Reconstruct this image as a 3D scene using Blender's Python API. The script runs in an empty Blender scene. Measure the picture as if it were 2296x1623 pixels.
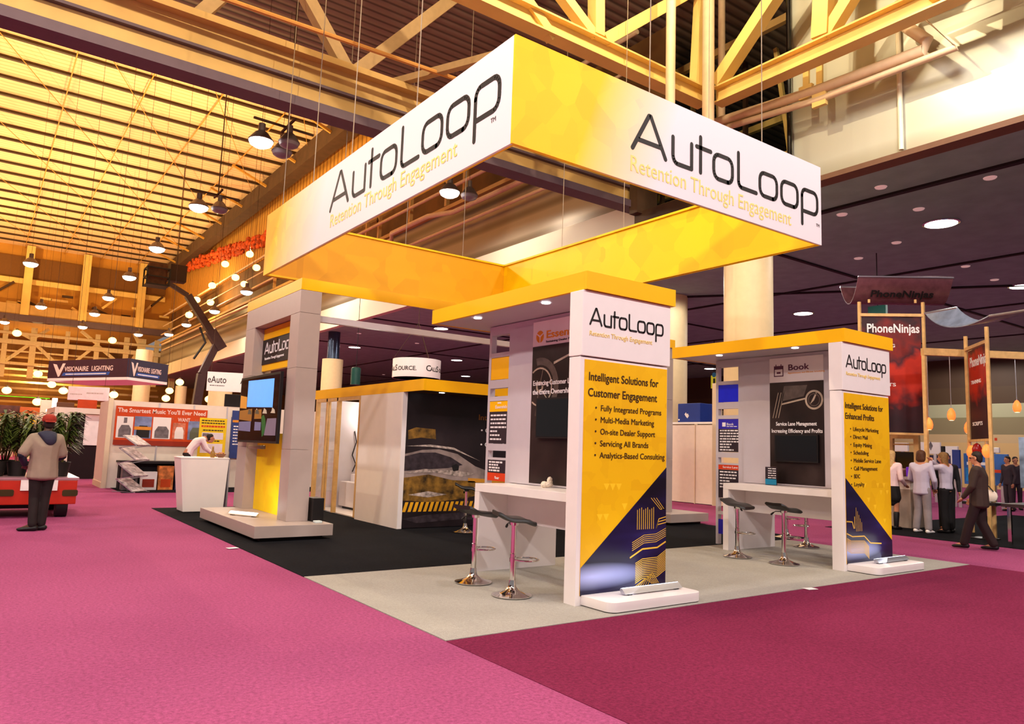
import bpy, bmesh, math, random
from mathutils import Vector, Matrix
random.seed(7)
S = bpy.context.scene
COL = S.collection
PI = math.pi

# ---------------------------------------------------------------- camera, world, lights, exposure
FPX = 1649.3
YAW, PIT, ROL = [math.radians(a) for a in (54.235, 6.611, 1.939)]
CP = Vector((-3.079, -5.019, 1.5))
fw = Vector((math.cos(YAW)*math.cos(PIT), math.sin(YAW)*math.cos(PIT), math.sin(PIT)))
rt = Vector((math.sin(YAW), -math.cos(YAW), 0))
up = rt.cross(fw)
r2 = math.cos(ROL)*rt + math.sin(ROL)*up
u2 = -math.sin(ROL)*rt + math.cos(ROL)*up
cd = bpy.data.cameras.new('camera')
cd.sensor_fit = 'HORIZONTAL'; cd.sensor_width = 36.0
cd.lens = 36.0*FPX/2296.0
cd.clip_end = 500
cam = bpy.data.objects.new('camera', cd); COL.objects.link(cam)
cam.matrix_world = Matrix(((r2.x, u2.x, -fw.x, CP.x), (r2.y, u2.y, -fw.y, CP.y), (r2.z, u2.z, -fw.z, CP.z), (0, 0, 0, 1)))
S.camera = cam
S.view_settings.view_transform = 'Standard'
S.view_settings.look = 'None'
S.view_settings.gamma = 1.0
S.view_settings.use_curve_mapping = False
S.view_settings.exposure = -0.1
W = bpy.data.worlds.new('world'); S.world = W; W.use_nodes = True
bg = W.node_tree.nodes['Background']
bg.inputs[0].default_value = (1.0, 0.90, 0.88, 1); bg.inputs[1].default_value = 0.26

def point(px, py, x=None, y=None, z=None):
    """the place where the sight line through a photo pixel meets a plane of the hall"""
    a, b = px-1148.0, -(py-811.5)
    d = r2*a + u2*b + fw*FPX
    if x is not None: t = (x-CP.x)/d.x
    elif y is not None: t = (y-CP.y)/d.y
    else: t = (z-CP.z)/d.z
    return CP + d*t

def lamp(kind, name, loc, energy, color=(1, 1, 1), size=0.25, target=None, cone=150, blend=0.6):
    l = bpy.data.lights.new(name, kind); l.energy = energy; l.color = color
    if kind == 'AREA': l.size = size
    else: l.shadow_soft_size = size
    if kind == 'SPOT': l.spot_size = math.radians(cone); l.spot_blend = blend
    o = bpy.data.objects.new(name, l); COL.objects.link(o); o.location = loc
    if target is not None:
        o.rotation_euler = (Vector(target)-Vector(loc)).to_track_quat('-Z', 'Y').to_euler()
    return o
# high-bay lamps of the near hall bay (above and behind the photographer and over the stand)
WARM = (1.0, 0.915, 0.875)
for lx, ly, e in ((-3.4, -8.0, 2300), (2.85, -8.0, 2300), (-3.4, 0.2, 950), (9.1, -8.0, 2000), (9.1, 0.2, 550), (-9.6, 8.0, 1500), (-9.6, 0.2, 1500), (15, -8, 900), (-9.6, -8, 1500)):
    lamp('SPOT', 'high_bay_light', (lx, ly, 10.0), e, WARM, 0.3, (lx, ly, 0), 176, 0.15)
for lx, ly, e in ((2.85, 15.9, 1300), (9.1, 15.9, 1000), (2.85, 23.6, 1500), (-3.4, 15.9, 1300), (2.85, 39.3, 2200), (9.1, 31.4, 1400), (-3.4, 31.4, 1800), (2.85, 55, 2200), (9.1, 47, 1500)):
    lamp('SPOT', 'high_bay_light', (lx, ly, 9.7), e, (1.0, 0.88, 0.72), 0.25, (lx, ly, 0), 172, 0.2)
AMB = (1.0, 0.67, 0.27)
# unseen amber spots added to brighten the roof of the great hall
for lx, ly, lz, e in ((-3, 27, 11.5, 5200), (-11, 36, 11.5, 5200), (5, 34, 11.5, 4600), (0, 50, 11.5, 4400), (5, 62, 11.5, 2800), (-8, 66, 11.5, 8000), (-18, 28, 11.5, 5200), (-16, 52, 11.5, 8000)):
    lamp('SPOT', 'added_uplight', (lx, ly, lz), e, AMB, 0.05, (lx, ly, 30), 172, 0.3)
for lx, ly, lz, e in ((-4, 72, 9, 1600), (6, 74, 9, 1400), (10.5, 58, 13, 1200), (2, 90, 7, 1500), (-10, 92, 7, 1500), (9.5, 40, 13, 450)):
    lamp('POINT', 'sodium_and_fill_light', (lx, ly, lz), e, AMB, 0.05)
# a sodium lamp in the steelwork, plus unseen points added to light the girder
for lx, ly, lz, e in ((5.6, 3.2, 12.2, 1250), (-2, 4, 12.0, 1500), (7.4, -4, 12.4, 420), (8.2, 3.0, 12.8, 450), (-9, 4, 12, 1500)):
    lamp('POINT', 'sodium_and_fill_light', (lx, ly, lz), e, (1.0, 0.82, 0.52), 0.05)
# low-ceilinged hall on the right
for lx, ly, e in ((17.7, 4.1, 520), (17.6, 13, 520), (26.5, 4.1, 520), (26.8, 14, 520), (17.5, 30.7, 420), (34, 10, 900), (42, 14, 900), (26.2, 30, 500), (17.6, -4, 300)):
    lamp('SPOT', 'downlight_light', (lx, ly, 7.7), e, (1, 0.93, 0.84), 0.25, (lx, ly, 0), 176, 0.2)

# ---------------------------------------------------------------- materials
def lin(c):
    c = c/255.0
    return c/12.92 if c <= 0.04045 else ((c+0.055)/1.055)**2.4
def rgb(c): return (lin(c[0]), lin(c[1]), lin(c[2]), 1)
MATS = {}
def mat(name, c, rough=0.6, metal=0.0, var=0.06, scale=6.0, emit=0.0, ecol=None, spec=0.3, bump=0.0, bscale=200):
    """principled surface whose colour is slightly mottled by procedural noise"""
    if name in MATS: return MATS[name]
    m = bpy.data.materials.new(name); m.use_nodes = True
    nt = m.node_tree; p = nt.nodes['Principled BSDF']
    p.inputs['Roughness'].default_value = rough; p.inputs['Metallic'].default_value = metal
    p.inputs['Specular IOR Level'].default_value = spec
    base = rgb(c)
    tc = nt.nodes.new('ShaderNodeTexCoord')
    no = nt.nodes.new('ShaderNodeTexNoise'); no.inputs['Scale'].default_value = scale; no.inputs['Detail'].default_value = 4
    nt.links.new(tc.outputs['Object'], no.inputs['Vector'])
    cr = nt.nodes.new('ShaderNodeValToRGB')
    cr.color_ramp.elements[0].position = 0.3; cr.color_ramp.elements[1].position = 0.7
    cr.color_ramp.elements[0].color = tuple(max(0, v*(1-var)) for v in base[:3])+(1,)
    cr.color_ramp.elements[1].color = tuple(min(1, v*(1+var)) for v in base[:3])+(1,)
    nt.links.new(no.outputs['Fac'], cr.inputs[0]); nt.links.new(cr.outputs[0], p.inputs['Base Color'])
    if bump:
        n2 = nt.nodes.new('ShaderNodeTexNoise'); n2.inputs['Scale'].default_value = bscale
        nt.links.new(tc.outputs['Object'], n2.inputs['Vector'])
        b = nt.nodes.new('ShaderNodeBump'); b.inputs['Strength'].default_value = bump; b.inputs['Distance'].default_value = 0.01
        nt.links.new(n2.outputs['Fac'], b.inputs['Height']); nt.links.new(b.outputs[0], p.inputs['Normal'])
    if emit:
        p.inputs['Emission Color'].default_value = rgb(ecol or c); p.inputs['Emission Strength'].default_value = emit
    MATS[name] = m
    return m
def nodes(m): return m.node_tree, m.node_tree.nodes['Principled BSDF']
def ramp(nt, stops, interp='LINEAR'):
    r = nt.nodes.new('ShaderNodeValToRGB'); cr = r.color_ramp; cr.interpolation = interp
    while len(cr.elements) < len(stops): cr.elements.new(0.5)
    for e, (pos, c) in zip(cr.elements, stops): e.position = pos; e.color = c if len(c) == 4 else c+(1,)
    return r

white = mat('white_laminate', (238, 228, 226), 0.35, var=0.015)
cream = mat('cream_paint', (226, 206, 176), 0.6, var=0.03)
lav = mat('silver_grey_panel', (196, 186, 192), 0.4, var=0.02)
taupe = mat('taupe_laminate', (174, 157, 150), 0.42, var=0.02)
yel = mat('yellow_laminate', (250, 186, 0), 0.4, var=0.03, scale=2)
black = mat('black_matte', (22, 18, 20), 0.5)
blackg = mat('black_gloss', (10, 9, 11), 0.12, spec=0.6)
ink = mat('black_ink', (30, 22, 22), 0.6)
brownink = mat('dark_brown_ink', (62, 38, 12), 0.6)
goldink = mat('gold_ink', (240, 190, 60), 0.6)
palegold = mat('pale_gold_ink', (240, 208, 120), 0.6)
wink = mat('white_ink', (240, 232, 232), 0.6)
chrome = mat('chrome', (225, 222, 220), 0.08, metal=1.0, var=0.01)
alu = mat('brushed_aluminium', (214, 214, 222), 0.28, metal=0.9, var=0.03)
leather = mat('black_leather', (20, 17, 16), 0.45, spec=0.5)
girderm = mat('painted_girder', (196, 158, 96), 0.6, var=0.12, scale=1.2)
trussm = mat('cream_truss_steel', (226, 192, 112), 0.55, var=0.10, scale=1.0)
wirem = mat('wire_grey', (150, 132, 112), 0.6)
pipem = mat('cream_pipe', (216, 188, 152), 0.45, var=0.06)
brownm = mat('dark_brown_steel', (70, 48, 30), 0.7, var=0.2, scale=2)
lampw = mat('lamp_glow_white', (255, 250, 240), 0.4, emit=9, ecol=(255, 246, 232))
lampa = mat('lamp_glow_amber', (255, 215, 120), 0.4, emit=7, ecol=(255, 205, 100))
shade = mat('grey_lamp_shade', (104, 92, 92), 0.4, metal=0.4)
wood = mat('pale_wood', (214, 170, 110), 0.5, var=0.12, scale=9)
skin = mat('skin', (196, 132, 100), 0.5)
darkskin = mat('dark_skin', (84, 52, 38), 0.5)

# ---------------------------------------------------------------- building helpers
def root_of(parent):
    o = parent
    while o.parent is not None: o = o.parent
    return o
class MB:
    """collects shapes into one mesh"""
    def __init__(s): s.b = bmesh.new()
    def hexa(s, pts):
        v = [s.b.verts.new(p) for p in pts]
        for f in ((3, 2, 1, 0), (4, 5, 6, 7), (0, 1, 5, 4), (1, 2, 6, 5), (2, 3, 7, 6), (3, 0, 4, 7)):
            s.b.faces.new([v[i] for i in f])
        return s
    def box(s, x0, x1, y0, y1, z0, z1):
        return s.hexa([(x0, y0, z0), (x1, y0, z0), (x1, y1, z0), (x0, y1, z0), (x0, y0, z1), (x1, y0, z1), (x1, y1, z1), (x0, y1, z1)])
    def bar(s, p, q, w, h=None, upv=(0, 0, 1)):
        h = h or w
        p, q = Vector(p), Vector(q); d = (q-p).normalized(); u = Vector(upv)
        if abs(d.dot(u)) > 0.97: u = Vector((1, 0, 0))
        a = d.cross(u).normalized()*w/2; c = a.cross(d).normalized()*h/2
        return s.hexa([p-a-c, p+a-c, q+a-c, q-a-c, p-a+c, p+a+c, q+a+c, q-a+c])
    def tube(s, pts, r, n=10, rs=None):
        pts = [Vector(p) for p in pts]; rings = []
        prev = None
        for i, p in enumerate(pts):
            d = (pts[min(i+1, len(pts)-1)]-pts[max(i-1, 0)]).normalized()
            if prev is None:
                a = d.orthogonal().normalized()
            else:
                a = (prev - d*prev.dot(d)).normalized()
            prev = a; c = d.cross(a); rr = rs[i] if rs else r
            rings.append([s.b.verts.new(p+a*math.cos(2*PI*k/n)*rr+c*math.sin(2*PI*k/n)*rr) for k in range(n)])
        for A, B_ in zip(rings, rings[1:]):
            for k in range(n): s.b.faces.new((A[k], A[(k+1) % n], B_[(k+1) % n], B_[k]))
        s.b.faces.new(rings[0][::-1]); s.b.faces.new(rings[-1])
        return s
    def lathe(s, prof, c=(0, 0, 0), n=24):
        c = Vector(c); rings = []
        for r, z in prof:
            rings.append([s.b.verts.new(c+Vector((r*math.cos(2*PI*k/n), r*math.sin(2*PI*k/n), z))) for k in range(n)])
        for A, B_ in zip(rings, rings[1:]):
            for k in range(n): s.b.faces.new((A[k], A[(k+1) % n], B_[(k+1) % n], B_[k]))
        s.b.faces.new(rings[0][::-1]); s.b.faces.new(rings[-1])
        return s
    def prism(s, poly, d):
        """a polygon (3d points) pushed along d"""
        d = Vector(d); a = [s.b.verts.new(Vector(p)) for p in poly]; c = [s.b.verts.new(Vector(p)+d) for p in poly]
        s.b.faces.new(a[::-1]); s.b.faces.new(c); n = len(a)
        for k in range(n): s.b.faces.new((a[k], a[(k+1) % n], c[(k+1) % n], c[k]))
        return s
    def ball(s, c, r, sc=(1, 1, 1), u=16, v=10):
        M = Matrix.Translation(Vector(c)) @ Matrix.Diagonal((sc[0]*r, sc[1]*r, sc[2]*r, 1))
        bmesh.ops.create_uvsphere(s.b, u_segments=u, v_segments=v, radius=1, matrix=M)
        return s
    def hull(s, balls):
        """rounded solid around several balls: (centre, radius or (rx,ry,rz))"""
        vs = []
        for c, r in balls:
            r3 = (r, r, r) if not hasattr(r, '__len__') else r
            for i in range(1, 6):
                th = PI*i/6
                for k in range(10):
                    ph = 2*PI*k/10
                    vs.append(s.b.verts.new((c[0]+r3[0]*math.sin(th)*math.cos(ph), c[1]+r3[1]*math.sin(th)*math.sin(ph), c[2]+r3[2]*math.cos(th))))
            for sg in (1, -1): vs.append(s.b.verts.new((c[0], c[1], c[2]+sg*r3[2])))
        r = bmesh.ops.convex_hull(s.b, input=vs)
        dead = list({e for e in r['geom_interior']+r['geom_unused'] if isinstance(e, bmesh.types.BMVert)})
        bmesh.ops.delete(s.b, geom=dead, context='VERTS')
        return s
    def limb(s, pts):
        for (p, a), (q, c) in zip(pts, pts[1:]): s.hull([(p, a), (q, c)])
        return s
    def build(s, name, m, parent=None, world=True, bevel=0.0, smooth=True, remesh=0.0, kind=None, label=None):
        b = s.b
        if bevel:
            bmesh.ops.recalc_face_normals(b, faces=b.faces)
            bmesh.ops.bevel(b, geom=list(b.edges), offset=bevel, segments=2, profile=0.6, affect='EDGES')
        bmesh.ops.recalc_face_normals(b, faces=b.faces)
        off = Vector((0, 0, 0))
        if parent is not None and world: off = root_of(parent).location.copy()
        if off.length: bmesh.ops.translate(b, vec=-off, verts=b.verts)
        me = bpy.data.meshes.new(name); b.to_mesh(me); b.free()
        o = bpy.data.objects.new(name, me); COL.objects.link(o)
        if remesh:
            md = o.modifiers.new('r', 'REMESH'); md.mode = 'VOXEL'; md.voxel_size = remesh
            sm = o.modifiers.new('s', 'SMOOTH'); sm.iterations = 4; sm.factor = 0.5
            dg = bpy.context.evaluated_depsgraph_get()
            me2 = bpy.data.meshes.new_from_object(o.evaluated_get(dg)); o.modifiers.clear()
            o.data = me2; bpy.data.meshes.remove(me); me = me2; me.name = name
            me.materials.clear()
        if m is not None: me.materials.append(m)
        if smooth:
            for p in me.polygons: p.use_smooth = True
            if not remesh:
                try: me.set_sharp_from_angle(angle=math.radians(32))
                except Exception: pass
        if parent is not None: o.parent = parent
        if kind: o['kind'] = kind
        if label: o['label'] = label
        return o
def tag(o, label, cat, group=None, kind=None):
    o['label'] = label; o['category'] = cat
    if group: o['group'] = group
    if kind: o['kind'] = kind
    return o
def thing(name, label, cat, loc=(0, 0, 0), rz=0.0, group=None):
    o = bpy.data.objects.new(name, None); COL.objects.link(o); o.empty_display_size = 0.1
    o.location = loc; o.rotation_euler = (0, 0, rz)
    return tag(o, label, cat, group)
def struct(name, mb, m, **k):
    o = mb.build(name, m, **k); o['kind'] = 'structure'; return o
def dup(root, loc, rz, label):
    r = root.copy(); COL.objects.link(r); r.location = loc; r.rotation_euler = (0, 0, rz); r['label'] = label
    def rec(src, dst):
        for ch in list(src.children):
            c = ch.copy(); COL.objects.link(c); c.parent = dst; rec(ch, c)
    rec(root, r)
    return r

X_, Y_, Z_ = Vector((1, 0, 0)), Vector((0, 1, 0)), Vector((0, 0, 1))
def text_mesh(string, size, align='LEFT', bend=None, space=1.0, sx=1.0, bold=0.0):
    cu = bpy.data.curves.new('t', 'FONT'); cu.body = string; cu.size = size; cu.align_x = align
    cu.resolution_u = 3; cu.extrude = 0.002; cu.space_character = space; cu.offset = bold
    o = bpy.data.objects.new('t', cu); COL.objects.link(o)
    dg = bpy.context.evaluated_depsgraph_get()
    me = bpy.data.meshes.new_from_object(o.evaluated_get(dg))
    bpy.data.objects.remove(o); bpy.data.curves.remove(cu)
    if sx != 1.0:
        for v in me.vertices: v.co.x *= sx
    return me
def text(string, size, m, parent, org, xd, upv=Z_, align='LEFT', name='lettering', space=1.0, sx=1.0, local=False, bold=0.0, fit=None):
    """lettering lying on a face: org is the baseline start, xd the reading direction; fit = wanted width"""
    me = text_mesh(string, size, align, None, space, sx, bold)
    if fit and len(me.vertices):
        w = max(v.co.x for v in me.vertices)-min(v.co.x for v in me.vertices)
        for v in me.vertices: v.co.x *= fit/w
    xd = Vector(xd).normalized(); upv = Vector(upv).normalized(); n = xd.cross(upv)
    off = Vector((0, 0, 0)) if local or parent is None else root_of(parent).location
    o0 = Vector(org)-off
    for v in me.vertices: v.co = o0 + xd*v.co.x + upv*v.co.y + n*(v.co.z+0.003)
    me.name = name
    me.materials.clear(); me.materials.append(m)
    o = bpy.data.objects.new(name, me); COL.objects.link(o)
    if parent is not None: o.parent = parent
    return o
def arc(cx, cy, r, a0, a1, n=4):
    return [(cx+r*math.cos(math.radians(a0+(a1-a0)*i/n)), cy+r*math.sin(math.radians(a0+(a1-a0)*i/n))) for i in range(n+1)]
def rrect(x0, x1, y0, y1, r):
    p = arc(x1-r, y0+r, r, -90, 0)+arc(x1-r, y1-r, r, 0, 90)+arc(x0+r, y1-r, r, 90, 180)+arc(x0+r, y0+r, r, 180, 270)
    return p+[p[0]]
XH = 0.70
LOGO = [[(0, 0), (0.68, 1.0), (0.76, 1.0), (1.42, 0)], [(0.2, 0.27), (1.22, 0.27)],
        [(1.75, XH)]+arc(1.97, 0.22, 0.22, 180, 270)+[(2.62, 0), (2.62, XH)],
        [(3.05, 1.0), (3.05, 0.0)], [(2.86, XH), (3.55, XH)],
        rrect(3.7, 4.66, 0, XH, 0.24), [(4.98, 1.0)]+arc(5.16, 0.18, 0.18, 180, 270)+[(5.95, 0)],
        rrect(6.15, 7.13, 0, XH, 0.24), rrect(7.4, 8.38, 0, XH, 0.24),
        [(8.66, -0.42), (8.66, XH-0.22)]+arc(8.88, XH-0.22, 0.22, 180, 90)+arc(9.4, XH-0.24, 0.24, 90, 0)+arc(9.4, 0.24, 0.24, 0, -90)+[(8.68, 0.0)]]
def logo(m, parent, org, xd, width, height, stroke, name='logo', skip=0):
    """the company word mark drawn with round-ended strokes"""
    xd = Vector(xd).normalized(); n = xd.cross(Z_); mb = MB(); kx = width/9.64; org = Vector(org)
    def P(q): return org + xd*(q[0]*kx) + Z_*(q[1]*height)
    w = stroke/2
    for pl in LOGO:
        pts = [P(q) for q in pl]
        for a, c in zip(pts, pts[1:]):
            d = (c-a).normalized(); sd = n.cross(d)*w
            mb.prism([a-sd, c-sd, c+sd, a+sd], n*0.004)
        for a in pts:
            mb.prism([a+(xd*math.cos(2*PI*k/10)+Z_*math.sin(2*PI*k/10))*w for k in range(10)], n*0.0041)
    return mb.build(name, m, parent, smooth=False)
def face_quad(mb, org, xd, x0, x1, z0, z1, t=0.003):
    """a thin raised rectangle on a vertical face"""
    xd = Vector(xd); n = xd.cross(Z_); o = Vector(org)
    return mb.prism([o+xd*x0+Z_*z0, o+xd*x1+Z_*z0, o+xd*x1+Z_*z1, o+xd*x0+Z_*z1], n*t)
def face_poly(mb, org, xd, pts, t=0.003):
    xd = Vector(xd); n = xd.cross(Z_); o = Vector(org)
    return mb.prism([o+xd*a+Z_*c for a, c in pts], n*t)
def scribble(mb, org, xd, x0, x1, z, h, rnd):
    """a row of small word-shaped marks too small to read"""
    x = x0
    while x < x1-0.02:
        w = rnd.uniform(0.03, 0.08)
        face_quad(mb, org, xd, x, min(x+w, x1), z, z+h, 0.002); x += w+0.014
# ================================================================ floor carpets
def carpet(name, c, c2, scale=260, bump=0.6, big=0.5, tuft=.34):
    m = mat(name, c, 0.95, var=0.2, scale=scale, spec=0.05, bump=bump, bscale=420)
    nt, p = nodes(m)
    tc = nt.nodes.new('ShaderNodeTexCoord'); n = nt.nodes.new('ShaderNodeTexNoise'); n.inputs['Scale'].default_value = big; n.inputs['Detail'].default_value = 3
    nt.links.new(tc.outputs['Object'], n.inputs['Vector'])
    mx = nt.nodes.new('ShaderNodeMixRGB'); mx.inputs[2].default_value = rgb(c2)
    src = p.inputs['Base Color'].links[0].from_socket
    mr = nt.nodes.new('ShaderNodeMapRange'); mr.inputs[1].default_value = 0.4; mr.inputs[2].default_value = 0.7; mr.inputs[4].default_value = 0.6
    # tufts: clumps a few centimetres across, darker where the pile parts
    t1 = nt.nodes.new('ShaderNodeTexNoise'); t1.inputs['Scale'].default_value = 38; t1.inputs['Detail'].default_value = 6; t1.inputs['Roughness'].default_value = .75
    nt.links.new(tc.outputs['Object'], t1.inputs['Vector'])
    tm = nt.nodes.new('ShaderNodeMapRange'); tm.inputs[1].default_value = .34; tm.inputs[2].default_value = .66; tm.inputs[3].default_value = 1-tuft; tm.inputs[4].default_value = 1+tuft*.6
    nt.links.new(t1.outputs['Fac'], tm.inputs[0])
    ml = nt.nodes.new('ShaderNodeMixRGB'); ml.blend_type = 'MULTIPLY'; ml.inputs[0].default_value = 1
    nt.links.new(n.outputs['Fac'], mr.inputs[0]); nt.links.new(mr.outputs[0], mx.inputs[0])
    nt.links.new(src, mx.inputs[1]); nt.links.new(mx.outputs[0], ml.inputs[1]); nt.links.new(tm.outputs[0], ml.inputs[2]); nt.links.new(ml.outputs[0], p.inputs['Base Color'])
    return m
pinkc = carpet('pink_carpet', (170, 82, 126), (154, 70, 112))
crimc = carpet('crimson_carpet', (128, 42, 76), (114, 35, 66))
greyc = carpet('grey_carpet', (168, 163, 156), (154, 149, 142), 120, 0.4, 1.2, .12)
blackc = carpet('black_carpet', (27, 27, 32), (20, 20, 24), 160, 0.5, 1.0)
struct('floor', MB().box(-60, 70, -14, 130, -0.2, 0), pinkc, smooth=False)
struct('floor_crimson_carpet', MB().box(0, 9.0, -14, -0.004, 0, 0.004), crimc, smooth=False)
struct('floor_grey_carpet', MB().box(0, 9.0, 0, 3.04, 0, 0.008), greyc, smooth=False)
struct('floor_black_carpet', MB().box(0, 9.7, 3.042, 11.8, 0, 0.008), blackc, smooth=False)
struct('floor_dark_carpet', MB().box(12.15, 22, -8, 4.2, 0, 0.008), blackc, smooth=False)
struct('floor_charcoal_carpet', MB().box(0.1, 9, 16.3, 19.2, 0, 0.008), blackc, smooth=False)

# ================================================================ hanging box sign
def panel_yellow(name, axis, a, b, flip=False):
    """printed panel: white, running into yellow with faint triangles at one end"""
    m = mat(name, (238, 226, 228), 0.55, var=0.01)
    nt, p = nodes(m)
    tc = nt.nodes.new('ShaderNodeTexCoord'); sp = nt.nodes.new('ShaderNodeSeparateXYZ'); nt.links.new(tc.outputs['Object'], sp.inputs[0])
    mr = nt.nodes.new('ShaderNodeMapRange'); mr.inputs[1].default_value = a; mr.inputs[2].default_value = b
    ad = nt.nodes.new('ShaderNodeMath'); ad.operation = 'MULTIPLY_ADD'; ad.inputs[1].default_value = -0.35 if not flip else 0.35
    nt.links.new(sp.outputs['Z'], ad.inputs[0]); nt.links.new(sp.outputs[axis], ad.inputs[2])
    nt.links.new(ad.outputs[0], mr.inputs[0])
    vo = nt.nodes.new('ShaderNodeTexVoronoi'); vo.inputs['Scale'].default_value = 3.2
    nt.links.new(tc.outputs['Object'], vo.inputs['Vector'])
    yr = ramp(nt, [(0, rgb((246, 178, 0))), (1, rgb((254, 204, 8)))]); nt.links.new(vo.outputs['Color'], yr.inputs[0])
    mx = nt.nodes.new('ShaderNodeMixRGB'); nt.links.new(mr.outputs[0], mx.inputs[0])
    nt.links.new(yr.outputs[0], mx.inputs[1]); mx.inputs[2].default_value = rgb((226, 214, 220))
    nt.links.new(mx.outputs[0], p.inputs['Base Color'])
    return m
def tri_yellow(name, ca, cb, scale=3.0):
    m = mat(name, ca, 0.5, var=0.02)
    nt, p = nodes(m)
    tc = nt.nodes.new('ShaderNodeTexCoord'); vo = nt.nodes.new('ShaderNodeTexVoronoi'); vo.inputs['Scale'].default_value = scale; vo.distance = 'MANHATTAN'
    nt.links.new(tc.outputs['Object'], vo.inputs['Vector'])
    r = ramp(nt, [(0.0, rgb(ca)), (1.0, rgb(cb))]); nt.links.new(vo.outputs['Color'], r.inputs[0]); nt.links.new(r.outputs[0], p.inputs['Base Color'])
    return m
SX0, SX1, SY0, SY1, SZ0, SZ1 = 1.413, 7.48, 1.358, 10.11, 4.842, 6.122
sign = thing('hanging_sign', 'huge white and yellow four-sided box sign hung over the stand from thin wires', 'sign', (SX0, SY0, SZ0))
inner = tri_yellow('sign_lining_yellow', (238, 182, 0), (250, 208, 0), 1.6)
right_p = MB().box(SX0, SX1, SY0, SY0+.03, SZ0, SZ1).build('sign_panel', panel_yellow('sign_print_front', 'X', 0.9, 2.3), sign, smooth=False, label='panel facing the crimson carpet, yellow at its left end')
left_p = MB().box(SX0, SX0+.03, SY0+.031, SY1, SZ0, SZ1).build('sign_panel', panel_yellow('sign_print_side', 'Y', 8.4, 5.9, True), sign, smooth=False, label='panel facing the pink aisle, yellow at its far end')
back_p = MB().box(SX0+.031, SX1, SY1-.03, SY1, SZ0, SZ1).build('sign_panel', tri_yellow('sign_lining_amber_shade', (214, 150, 0), (230, 164, 0), 1.6), sign, smooth=False, label='yellow rear panel seen from its inner side')  # deeper orange lining, with part of its shading put into the colour
far_p = MB().box(SX1-.03, SX1, SY0+.031, SY1-.031, SZ0, SZ1).build('sign_panel', inner, sign, smooth=False, label='yellow right-hand panel seen from its inner side')
fr = MB()
for z in (SZ0+.03, SZ1-.03):
    fr.box(SX0+.035, SX1-.035, SY0+.035, SY0+.075, z-.02, z+.02); fr.box(SX0+.035, SX1-.035, SY1-.075, SY1-.035, z-.02, z+.02)
    fr.box(SX0+.035, SX0+.075, SY0+.076, SY1-.076, z-.02, z+.02); fr.box(SX1-.075, SX1-.035, SY0+.076, SY1-.076, z-.02, z+.02)
fr.build('sign_frame', inner, sign, smooth=False)
logo(ink, right_p, (3.27, SY0, 5.30), X_, 4.1, 0.50, 0.062)
logo(ink, left_p, (SX0, 6.62, 5.36), -Y_, 4.98, 0.58, 0.068)
text('Retention Through Engagement', 0.30, palegold, right_p, (3.22, SY0, 4.99), X_, fit=3.42, name='tagline')
text('Retention Through Engagement', 0.32, palegold, left_p, (SX0, 6.60, 5.06), -Y_, fit=4.05, name='tagline')
text('TM', 0.07, shade, right_p, (7.33, SY0, 5.12), X_, name='trademark'); text('TM', 0.08, shade, left_p, (SX0, 1.80, 5.22), -Y_, name='trademark')
for x, y in ((SX0+.05, SY0+2.4), (SX0+.05, SY0+4.6), (SX0+.05, SY0+6.3), (SX0+.05, SY1-.8), (SX0+1.6, SY1-.05), (SX0+3.2, SY1-.05), (SX1-1.3, SY1-.05), (SX1-.05, SY0+6.4), (SX1-.05, SY0+4.4), (SX1-.05, SY0+2.2), (SX0+2.2, SY0+.05), (SX0+4.6, SY0+.05)):
    MB().tube([(x, y, SZ1-.02), (x+.03, y, 14.4)], 0.008, 6).build('suspension_wire', wirem, sign)

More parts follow.
